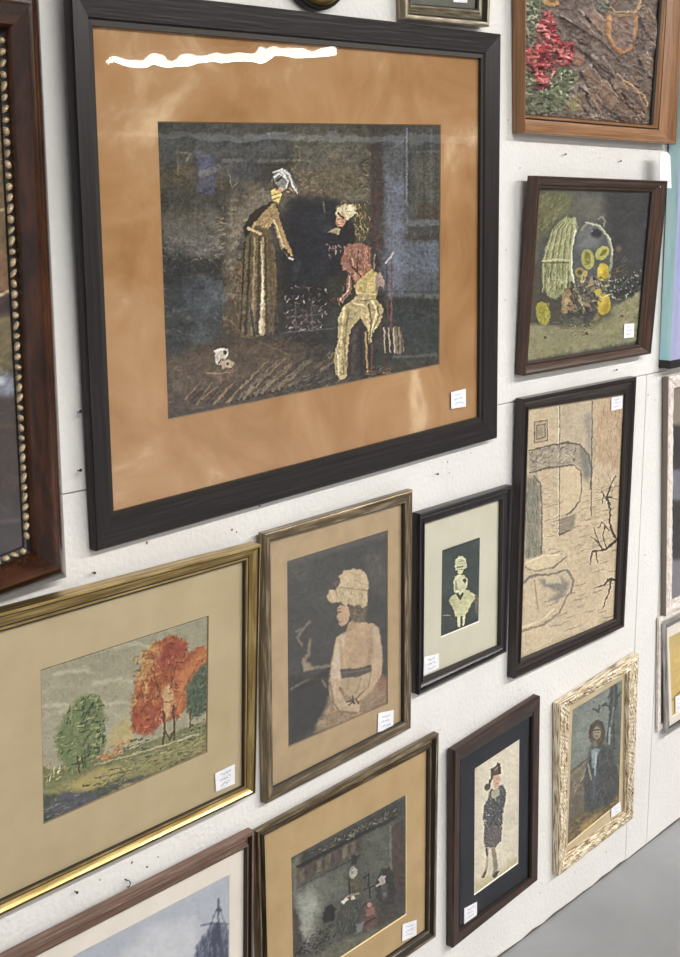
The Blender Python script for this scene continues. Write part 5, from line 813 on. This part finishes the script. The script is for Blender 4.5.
# ---- 9 fruit basket
build('framed_painting', 'still life of a tipped wicker basket with yellow fruit, in a brown wooden frame', 'picture', (590, 366), 2.3, .022,
    [('B', 527.6, 175.6), (668, 181), (651.4, 353.8), ('B', 514.6, 374.6)], [(539.7, 188.5), (652.2, 192), (637.9, 344.6), (527.5, 361.8)], prof_bevel, 'dark_walnut', .008,
    art=art_fruit(), res=(280, 320), glass='glass', sticker=[(624.4, 323.9), (634.3, 323.4), (633.8, 337.2), (623.9, 338.3)], seed=15)
# ---- 10 oil painting top right
ft, tl, t, dl = (596, 140), .6, .026, .006
F_, P = rectfill(ft, tl, {'BR': (676.9, 144.3)}, t); P['BL'] = F_.loc((512.7, 133.5), 0.0)
H = .62; TR = along(F_, t, (676.9, 144.3), (683.5, 0), ('z', P['BR'][1]+H)); TL = along(F_, 0.0, (512.7, 133.5), (512.4, 0), ('z', P['BL'][1]+H))
IBR, IBL = F_.loc((651, 124.5), dl), F_.loc((521.2, 113.8), dl); w = .045; ITR = along(F_, dl, (651, 124.5), (660, 0), ('z', TR[2]-w)); ITL = along(F_, dl, (521.2, 113.8), (523.5, 0), ('z', TL[2]-w))
def prof_slope(t, lip): return [(0, 0), (0, t-.004), (.02, t-.001), (.07, t), (.14, t-.001), (.2, t-.005), (.5, lip+(t-lip)*.45), (.72, lip+.007), (.76, lip+.004), (.8, lip+.008), (.9, lip+.008), (.95, lip+.003), (1, lip), (1, lip-.004)]
build('framed_painting', 'thick oil painting of red flowers and a brown jar in a sloping orange wood frame', 'picture', ft, tl, t,
    [TL, TR, ('L', *P['BR']), ('L', *P['BL'])], [ITL, ITR, ('L', *IBR), ('L', *IBL)], prof_slope, 'orange_wood', dl, art=art_oil(), res=(260, 480), glass=None, artmat='oilart', relief=.0016)
# ---- 11 man in a blue coat
f = build('framed_print', 'narrow picture of a standing figure in patterned grey clothes, navy mat and mahogany frame', 'picture', (495, 914), .8, .016,
    [('B', 448.4, 748), (540.3, 696), (537.7, 880), ('B', 446.4, 945)], [(461.3, 759.5), (532.2, 715.4), (530, 878.2), (460.1, 928.6)], prof_flat, 'mahogany', .012, .006,
    [(474.9, 768.7), (519.3, 739.3), (518.2, 863.5), (474.1, 895.5)], 'mat_navy', 'bevel_white', art_high(), (150, 320), 'flat_glass', [(464.4, 908.4), (477, 901.8), (477, 915.2), (464.2, 924.4)], 17)
# ---- 12 girl in a shawl
def carve(L, s, t, tot):
    if s < .06: return 0
    e = min(1, s*6)*min(1, (1-s)*6); return .5*e*(.0032*math.sin(L*240+3*math.sin(L*57))*math.sin(s*9+L*60)+.0022*math.sin(L*610+s*11)+.0012*math.sin(L*1300-s*20))
def prof_carved(t, lip): return [(0, 0), (0, t-.004), (.04, t-.002)]+[(u, t-.003+.003*math.sin(PI*min(1, u*1.4))-(t-lip-.008)*max(0, u-.45)) for u in np.linspace(.1, .92, 12)]+[(.95, lip), (1, lip), (1, lip-.004)]
f = build('framed_print', 'print of a girl in a dark shawl, carved cream and gilt frame near the floor', 'picture', (597, 847), .15, .018,
    [('B', 553, 702.5), (640, 654.2), (633.8, 818.8), ('B', 552.8, 873.5)], [(568.5, 704.8), (626.8, 671.9), (624.9, 812.1), (563.9, 856)], prof_carved, 'cream_gilt', .0095, .0045,
    [(572.6, 709.7), (623.4, 678.7), (619.6, 802.9), (567.4, 845.8)], 'liner_tan', 'bevel_cream', art_girl(), (170, 340), 'flat_glass', [(611.3, 809), (620.4, 801.5), (621, 811), (611.3, 818)], 19, nseg=150, disp=carve, smooth=50, frame_label='carved moulding in chipped cream and gilt')
# ---- 13 small picture at the top edge
ft, tl, t, dl = (443, 26), .8, .018, .009
F_, P = rectfill(ft, tl, {'BR': (489.4, 26.8)}, t); P['BL'] = F_.loc((396.8, 19.8), 0.0); H = .26
TR = along(F_, t, (489.4, 26.8), (490.6, 0), ('z', P['BR'][1]+H)); TL = along(F_, 0.0, (396.8, 19.8), (396.4, 0), ('z', P['BL'][1]+H)); IBR, IBL = F_.loc((477.5, 8.8), dl), F_.loc((411.5, 3.4), dl)
ITR = along(F_, dl, (477.5, 8.8), (478.5, -20), ('z', TR[2]-.03)); ITL = along(F_, dl, (411.5, 3.4), (411.3, -20), ('z', TL[2]-.03))
f = build('framed_print', 'small picture in a tarnished silver frame, cut off by the top edge', 'picture', ft, tl, t,
    [TL, TR, ('L', *P['BR']), ('L', *P['BL'])], [ITL, ITR, ('L', *IBR), ('L', *IBL)], prof_step, 'pewter', dl, art=art_plain((395, -180, 495, 20), (96, 96, 86), 131), res=(60, 120), glass='flat_glass',
    sticker=[(453.5, -12), (467.5, -11), (467.3, 3), (453.3, 2)], seed=23)
# ---- 14 oval gilt frame at the top edge
f = Frame('oval_frame', 'oval gilt frame with a black outer rim, only its lower edge showing', 'picture', (317, 8), 0.5)
def oval(f, name, prof, mat, cx, cz, rx, rz, n=72, label=None, w=.03):
    vs, fs, uv = [], [], []; m = len(prof)
    for i in range(n):
        a = 2*PI*i/n
        for (s, d) in prof: k = s*w; vs.append((cx+(rx-k)*math.cos(a), -d, cz+(rz-k)*math.sin(a)))
    for i in range(n):
        for j in range(m-1): a, b = i*m+j, ((i+1) % n)*m+j; fs.append((a, b, b+1, a+1)); uv += [(i*.02, j*.01), (i*.02+.02, j*.01), (i*.02+.02, j*.01+.01), (i*.02, j*.01+.01)]
    o = mesh_obj(name, vs, fs, mat, f.e, uv, smooth=50)
    if label: o['label'] = label
c0 = f.loc((318, 10.3), .012); rx, rz = .088, .115; cz = c0[1]+rz
oval(f, 'outer_rim', [(0, 0), (0, .010), (.05, .013), (.14, .014), (.17, .011)], MT['black'], c0[0], cz, rx, rz, label='black outer rim')
oval(f, 'gilt_moulding', [(.14, .006), (.17, .012), (.32, .021), (.6, .024), (.8, .018), (1, .012), (1, .006)], MT['gold'], c0[0], cz, rx, rz, label='rounded gilt moulding')
vs = [(c0[0], -.009, cz)]+[(c0[0]+(rx-.028)*math.cos(2*PI*i/48), -.009, cz+(rz-.028)*math.sin(2*PI*i/48)) for i in range(48)]
mesh_obj('picture', vs, [(0, 1+(i+1) % 48, 1+i) for i in range(48)], M_paper('brown_oval_picture', (96, 76, 52), (132, 108, 76), 30.0), f.e)

# ---- 15 deep canvas at the right edge
f = Frame('stretched_canvas', 'lavender and teal abstract canvas at the right edge behind the fruit still life', 'painting', (664, 371), .4)
t = .026; BLf = f.loc((659, 367.5), 0.0); TLf = f.loc((664.8, 190), 0.0); W, H = .6, 1.0
k = (TLf[0]-BLf[0])/(TLf[1]-BLf[1])
q4 = [np.array([BLf[0]+k*H*.4, BLf[1]+H]), np.array([BLf[0]+W+k*H*.4, BLf[1]+H]), np.array([BLf[0]+W, BLf[1]]), BLf]
def M_band(name, axis, stops, rough=0.6):
    t_ = NT(name); v = t_.coords('Object', (30, 30, 4)); n_ = t_.noise(v, 1.0, 5.0, .6); t_.bsdf(t_.ramp(n_, stops), rough, 0, .3, n_, .3, .001); return t_.m
vs = [f.v(p, t) for p in q4]+[f.v(p, 0) for p in q4]
teal = M_band('teal_painted_side', 0, [(.25, (146, 200, 208)), (.5, (184, 222, 226)), (.75, (206, 232, 234))]); lav = M_band('lavender_paint', 0, [(.25, (126, 130, 164)), (.5, (150, 156, 190)), (.75, (166, 150, 182))])
mesh_obj('canvas_wrap', vs, [(0, 3, 2, 1), (0, 4, 7, 3), (1, 2, 6, 5), (0, 1, 5, 4)], [lav, teal], f.e, midx=[0, 1, 1, 1])
b0 = f.v(BLf, 0); vs = [(b0[0]-.001, 0, b0[2]-.001), (b0[0]-.001, -t-.001, b0[2]-.001), (b0[0]+W, -t-.001, b0[2]-.001), (b0[0]+W, 0, b0[2]-.001)]; vs += [(a, b, c+.018) for a, b, c in vs]
mesh_obj('stretcher_bar', vs, [(0, 1, 2, 3), (4, 7, 6, 5), (0, 4, 5, 1), (1, 5, 6, 2), (2, 6, 7, 3), (3, 7, 4, 0)], MT['black'], f.e)['label'] = 'dark lower bar'
# ---- 16 tall cream frame at the right edge
ft, tl, t, dl = (667, 612), .3, .015, .010
F_, P = rectfill(ft, tl, {'BL': (661, 615), 'TL': (663.3, 376)}, 0.0); W = .42; B, T = P['BL'], P['TL']
f = build('framed_print', 'tall chipped cream frame with a dark interior below the lavender and teal canvas', 'picture', ft, tl, t,
    [('L', T[0], T[1]), ('L', T[0]+W, T[1]), ('L', B[0]+W, B[1]), ('L', B[0], B[1])], [('L', T[0]+.026, T[1]-.03), ('L', T[0]+W-.026, T[1]-.03), ('L', B[0]+W-.026, B[1]+.03), ('L', B[0]+.026, B[1]+.03)],
    prof_carved, 'cream_wood', dl, art=art_plain((660, 370, 900, 620), (54, 50, 52), 133, [lambda P: P.poly(R_(660, 470, 900, 500), (110, 112, 120), 2), lambda P: P.poly(R_(660, 560, 900, 600), (120, 116, 120), 3), lambda P: P.poly(R_(660, 370, 900, 425), (130, 122, 108), 3)]), res=(60, 90), glass='flat_glass', nseg=60, disp=carve, smooth=50)
# its raw side battens
O = f.O4; x = O[3][0]; z0, z1 = O[3][1], O[0][1]; xt = O[0][0]
vs = [(x-.0012, -.001, z0), (x-.0012, -.0125, z0), (xt-.0012, -.0125, z1), (xt-.0012, -.001, z1), (x+.001, -.001, z0), (x+.001, -.0125, z0), (xt+.001, -.0125, z1), (xt+.001, -.001, z1)]
mesh_obj('side_batten', vs, [(0, 3, 2, 1), (4, 5, 6, 7), (0, 1, 5, 4), (2, 3, 7, 6), (1, 2, 6, 5), (0, 4, 7, 3)], MT['grey_side'], f.e)['label'] = 'bare grey brown wooden side'
# ---- 17/18 two thin silver frames at lower right
for (lab, bl, tlp, t, Wd, c, seed) in (('thin silver frame with a tan and yellow print, below the tall cream frame', (663.6, 733.0), (661.5, 624), .012, .36, (190, 168, 112), 141),
                                       ('flat pale edged frame at the right edge, mostly hidden behind the silver one', (655.5, 731), (657, 617.5), .006, .30, (150, 148, 150), 143)):
    ft = (bl[0], bl[1]+1); F_, P = rectfill(ft, .2, {'BL': bl, 'TL': tlp}, 0.0); B, T = P['BL'], P['TL']; dl = t-.004 if t < .02 else t-.006
    art = art_plain((640, 600, 900, 760), c, seed, [lambda P: P.poly([(668, 660), (684, 640), (760, 620), (760, 720), (668, 716)], (196, 170, 104), 1.5, 1, .5), lambda P: P.line([(672, 700), (682, 690)], 1.5, (120, 92, 50)), lambda P: P.dabs(R_(669, 650, 690, 715), 14, [(176, 140, 80), (220, 200, 140)], 9, 1.6, -40, 30, .7)] if seed == 141 else [])
    w = .012
    f = build('framed_print', lab, 'picture', ft, .2, t, [('L', T[0], T[1]), ('L', T[0]+Wd, T[1]), ('L', B[0]+Wd, B[1]), ('L', B[0], B[1])],
        [('L', T[0]+w, T[1]-w), ('L', T[0]+Wd-w, T[1]-w), ('L', B[0]+Wd-w, B[1]+w), ('L', B[0]+w, B[1]+w)], prof_flat if t > .01 else (lambda t, l: [(0, 0), (0, t), (1, t), (1, l-.004)]), 'silver' if t > .01 else 'cream_wood', dl, .5*dl if t > .01 else None,
        [('L', T[0]+w+.02, T[1]-w-.03), ('L', T[0]+Wd-w-.02, T[1]-w-.03), ('L', B[0]+Wd-w-.02, B[1]+w+.02), ('L', B[0]+w+.02, B[1]+w+.02)] if t > .01 else None, 'mat_white', 'bevel_white', art, (70, 70), 'flat_glass',
        [(675.5, 697), (684, 693), (684, 709), (675.5, 713)] if t > .01 else None, 25, gap=.0085 if t > .01 else .0015)

# ------------------------------------------------------------------ paper tag hanging from the oil painting's frame
def at(px, y): return ray_hit(px[0], px[1], np.array([0, y, 0.0]), np.array([0, -1.0, 0]))
yt = -.031
pts = [(664.3, 151.3), (667.5, 152.3), (670.3, 156), (671.6, 188.2), (660.4, 187.4), (659.6, 156), (661.5, 152)]
C0 = at((666, 150), yt); tagE = bpy.data.objects.new('hanging_price_tag', None); col.objects.link(tagE); tagE.location = tuple(C0)
tag(tagE, 'blank white paper tag hanging on a string from the orange wood frame', 'tag')
V = [tuple(at(p, yt)-C0) for p in pts]; n = len(V); V += [(x, y+.0008, z) for x, y, z in V]
mesh_obj('paper_tag', V, [tuple(range(n))[::-1], tuple(range(n, 2*n))]+[(i, (i+1) % n, n+(i+1) % n, n+i) for i in range(n)], MT['sticker'], tagE)
def tube(name, P, r, mat, parent, n=6):
    vs, fs = [], []; P = [Vector(p) for p in P]
    for i, p in enumerate(P):
        d = (P[min(i+1, len(P)-1)]-P[max(i-1, 0)]).normalized(); u = d.orthogonal().normalized(); w = d.cross(u)
        for k in range(n): a = 2*PI*k/n; vs.append(tuple(p+(u*math.cos(a)+w*math.sin(a))*r))
    for i in range(len(P)-1):
        for k in range(n): a = i*n+k; b = i*n+(k+1) % n; fs.append((a, b, b+n, a+n))
    fs += [tuple(range(n))[::-1], tuple(range((len(P)-1)*n, len(P)*n))]
    return mesh_obj(name, vs, fs, mat, parent, smooth=60)
tube('string', [tuple(at(p, yt+.0004)-C0) for p in [(662.6, 144.6), (662.9, 148), (664.8, 153.4), (664.9, 150), (663.2, 145)]], .0007, MT['string'], tagE)

# ------------------------------------------------------------------ nails and hooks left in the wall
steel = M_plain('dark_nail_steel', (62, 58, 56), .4, .6)
nails = [((77.5, 412), 'bent dark nail at the left side of the black frame, the upper of two', 1), ((77.5, 470.5), 'bent dark nail at the left side of the black frame, the lower of two', 1),
         ((92, 572.5), 'small nail in the wall between the walnut frame and the gold frame', 0), ((125, 881), 'curled wire hook in the wall under the gold frame', 2), ((74.6, 891), 'small nail under the gold frame, left of the curled hook', 0),
         ((562.7, 155), 'tiny nail in the wall above the left end of the fruit still life', 0), ((618, 161.6), 'nail in the wall above the right end of the fruit still life', 0), ((614, 370), 'nail in the wall just under the fruit still life', 0), ((435, 474), 'small nail below the lower right end of the black frame', 0)]
for (p, lab, kind) in nails:
    Q = at(p, 0.0); e = bpy.data.objects.new('wire_hook' if kind == 2 else 'nail', None); col.objects.link(e); e.location = tuple(Q); tag(e, lab, 'hook' if kind == 2 else 'nail')
    if kind == 2:
        tube('hook_wire', [(0, .004, .003), (0, -.005, .003)]+[(.004*math.sin(a), -.005-.001*a, -.0015+.0045*math.cos(a)) for a in np.linspace(0, 4.2, 9)], .0009, steel, e)
    else:
        L = .013 if kind else .007
        tube('shank', [(0, .004, 0), (0, -L*.6, 0), (-.001*(1+3*kind), -L, .001+.002*kind)], .0009 if kind else .0007, steel, e)
        tube('nail_head', [(-.001*(1+3*kind), -L, .001+.002*kind), (-.0012*(1+3*kind), -L-.0008, .0012+.002*kind)], .002, steel, e, 10)
# chipped holes in the paint
vs, fs = [], []; rr = random.Random(5)
for (px, py, r) in [(147, 543, .0022), (232, 530, .002), (236.5, 532, .0016), (259.5, 506, .0022), (447.7, 462, .0016), (449.4, 473, .0014), (470.6, 453, .0016), (147, 867, .0022), (132, 862.5, .0024), (158, 857, .0016), (100, 880, .0014), (560, 680, .0016), (575, 872, .0016), (606, 852, .0022), (540, 893, .002), (648, 395, .0022), (655, 400, .0016), (645, 555, .002), (508, 120, .0014), (506, 250, .0014), (505, 300, .0014), (520, 168, .0016), (600, 158, .0014), (572, 365, .0016), (520, 690, .0014), (440, 730, .0014)]:
    Q = at((px, py), -.0004); k = len(vs); m = 7
    for i in range(m): a = 2*PI*i/m; q = r*rr.uniform(.6, 1.2); vs.append((Q[0]+q*math.cos(a), -.0004, Q[2]+q*math.sin(a)))
    fs.append(tuple(range(k, k+m)))
CH_ = mesh_obj('chipped_paint', vs, fs, M_plain('exposed_brown_board', (112, 92, 78), .9))

# ------------------------------------------------------------------ the shop: wall, floor, ceiling, lamps
def M_wall():
    t = NT('white_painted_board'); v = t.coords('Object'); a = t.noise(v, 3.0, 5.0, .6); b = t.noise(v, 22.0, 4.0, .5); c_ = t.noise(v, 120.0, 2.0, .45)
    vo = t.add('TexVoronoi', Scale=26.0); t.link(v, vo.inputs['Vector'])
    col_ = t.ramp(a, [(.25, (208, 206, 203)), (.6, (219, 217, 214)), (.85, (226, 225, 223))])
    sp = t.ramp(vo.outputs['Distance'], [(.018, (150, 138, 128)), (.03, (255, 255, 255))]); nz = t.ramp(t.noise(v, 7.0, 2.0), [(.55, (255, 255, 255)), (.6, (0, 0, 0))])
    mx = t.add('Mix'); mx.data_type = 'RGBA'; mx.blend_type = 'LIGHTEN'; mx.inputs[0].default_value = 1.0; t.link(sp, mx.inputs[6]); t.link(nz, mx.inputs[7])
    mu = t.add('Mix'); mu.data_type = 'RGBA'; mu.blend_type = 'MULTIPLY'; mu.inputs[0].default_value = 1.0; t.link(col_, mu.inputs[6]); t.link(mx.outputs[2], mu.inputs[7])
    ad = t.add('Math', operation='ADD'); t.link(b, ad.inputs[0]); t.link(c_, ad.inputs[1])
    t.bsdf(mu.outputs[2], .5, 0, .35, ad.outputs[0], .45, .0035); return t.m
def box(name, x0, x1, y0, y1, z0, z1, mat, parent=None, bev=0.0):
    bm = bmesh.new(); bmesh.ops.create_cube(bm, size=1)
    for v in bm.verts: v.co = ((x0+x1)/2+v.co.x*(x1-x0), (y0+y1)/2+v.co.y*(y1-y0), (z0+z1)/2+v.co.z*(z1-z0))
    if bev: bmesh.ops.bevel(bm, geom=bm.edges[:], offset=bev, segments=2, affect='EDGES')
    me = bpy.data.meshes.new(name); bm.to_mesh(me); bm.free(); me.materials.append(mat); o = bpy.data.objects.new(name, me); col.objects.link(o)
    if parent: o.parent = parent
    return o
wallm = M_wall()
XS = at((651.5, 740), 0)[0]; XS2 = at((626, 842), 0)[0]; ZS = (at((70, 491), 0)[2]+at((506, 405), 0)[2])/2; CH = 3.3
# boards butted together leave hairline seams
w0 = box('wall_north', -3.0, XS2-.0008, 0, .02, 0.0, ZS-.0008, wallm, bev=.0007); w0['kind'] = 'structure'
w1 = box('wall_north_top', -3.0, XS-.0008, 0, .02, ZS+.0008, CH, wallm, bev=.0007); w1['kind'] = 'structure'
w2 = box('wall_north_middle', XS2+.0008, XS-.0008, 0, .02, 0.0, ZS-.0008, wallm, bev=.0007); w2['kind'] = 'structure'
w3 = box('wall_north_end', XS+.0008, 9.0, 0, .02, 0.0, CH, wallm, bev=.0007); w3['kind'] = 'structure'
wb = box('wall_core', -3.0, 9.0, .021, .06, 0, CH, M_plain('dark_gap', (60, 56, 52), .9)); wb['kind'] = 'structure'
def M_floor():
    t = NT('grey_painted_concrete'); v = t.coords('Object'); a = t.noise(v, 2.2, 6.0, .6, .5); b = t.noise(v, 60.0, 4.0, .6)
    t.bsdf(t.ramp(a, [(.25, (126, 127, 129)), (.55, (140, 141, 143)), (.8, (152, 153, 155))]), .38, 0, .45, b, .08, .002); return t.m
fl = box('floor', -4, 10, -12, .06, -.05, 0, M_floor()); fl['kind'] = 'structure'
vs, fs = [], []; rr = random.Random(9); x = .9   # worn dark joint where boards meet floor
n = 90
for i in range(n+1):
    x = .6+i*.04; vs += [(x, -.0003, .0006), (x, -.0004-rr.random()*.0006, .003+rr.random()*.005)]
for i in range(n): fs.append((2*i, 2*i+2, 2*i+3, 2*i+1))
CH_['kind'] = 'stuff'; CH_.parent = w1
cr = mesh_obj('trim_1', vs, fs, M_plain('dark_floor_joint', (96, 88, 82), .9)); cr['kind'] = 'structure'
ce = box('ceiling', -4, 10, -12, .06, CH, CH+.05, M_plain('white_ceiling', (226, 226, 224), .8)); ce['kind'] = 'structure'
ob = box('wall_south', -4, 10, -12.05, -12, 0, CH, M_paper('mottled_far_wall', (120, 108, 96), (176, 160, 140), 1.2)); ob['kind'] = 'structure'
def M_emit(name, c, s):
    t = NT(name); e = t.add('Emission'); e.inputs['Color'].default_value = c; e.inputs['Strength'].default_value = s; t.link(e.outputs[0], t.out.inputs['Surface']); return t.m
tubem = M_emit('lit_fluorescent_diffuser', (1, .97, .93, 1), 13.0); housing = M_plain('white_lamp_housing', (236, 236, 236), .5)
def lamp(cx, y, z, L_, watts, lab, rot=0.0, group=None):
    e = bpy.data.objects.new('fluorescent_lamp', None); col.objects.link(e); e.location = (cx, y, z); e.rotation_euler = (0, 0, rot); tag(e, lab, 'lamp', group)
    h = L_/2; box('lamp_housing', -h, h, -.08, .08, .02, .07, housing, e)
    box('lamp_diffuser', -h+.02, h-.02, -.08, .08, -.045, .019, tubem, e, .01)
    for sx in (-1, 1): tube('hanging_rod', [(sx*h*.7, 0, .07), (sx*h*.7, 0, CH-z)], .006, housing, e)
    L = bpy.data.lights.new('tube_light', 'AREA'); L.shape = 'RECTANGLE'; L.size = L_-.1; L.size_y = .12; L.energy = watts; L.color = (1, .975, .94); o = bpy.data.objects.new('tube_light', L); col.objects.link(o); o.parent = e; o.location = (0, 0, -.05)
lamp(8.7, -8.75, 2.6, 3.4, 60, "long lamp reflected as the white streak in the largest picture's glass", PI/2)
for (y, x0, x1, wv) in LAMPS: lamp((x0+x1)/2, y, 2.95, x1-x0, wv, 'fluorescent lamp hung over the aisle in front of the wall of pictures', 0, 'fluorescent lamps over the aisle')
we = box('wall_east', 10.0, 10.05, -12, 0, 0, CH, M_paper('mottled_end_wall', (96, 84, 70), (150, 132, 108), 1.5)); we['kind'] = 'structure'
tr2 = box('added_reflection_rail', 9.9, 10.0, -12, -4.5, 1.8, 1.87, housing); tr2['kind'] = 'structure'  # unseen white rail, added to give the glass its faint second streak
W_ = bpy.data.worlds.new('shop_ambient_fill'); bpy.context.scene.world = W_; W_.use_nodes = True; W_.node_tree.nodes['Background'].inputs[0].default_value = (.93, .96, 1, 1); W_.node_tree.nodes['Background'].inputs[1].default_value = .6  # even ambient fill added all round, no daylight source behind it

cd = bpy.data.cameras.new('camera'); co = bpy.data.objects.new('camera', cd); col.objects.link(co)
cd.sensor_fit = 'HORIZONTAL'; cd.sensor_width = 36.0; cd.lens = FPX*36.0/680.0; cd.clip_start = .05
co.matrix_world = Matrix(((CR[0], CU[0], -CF[0], CO[0]), (CR[1], CU[1], -CF[1], CO[1]), (CR[2], CU[2], -CF[2], CO[2]), (0, 0, 0, 1)))
sc = bpy.context.scene; sc.camera = co
sc.view_settings.view_transform = 'Standard'; sc.view_settings.look = 'None'; sc.view_settings.gamma = 1.0; sc.view_settings.use_curve_mapping = False
sc.view_settings.exposure = EXPO
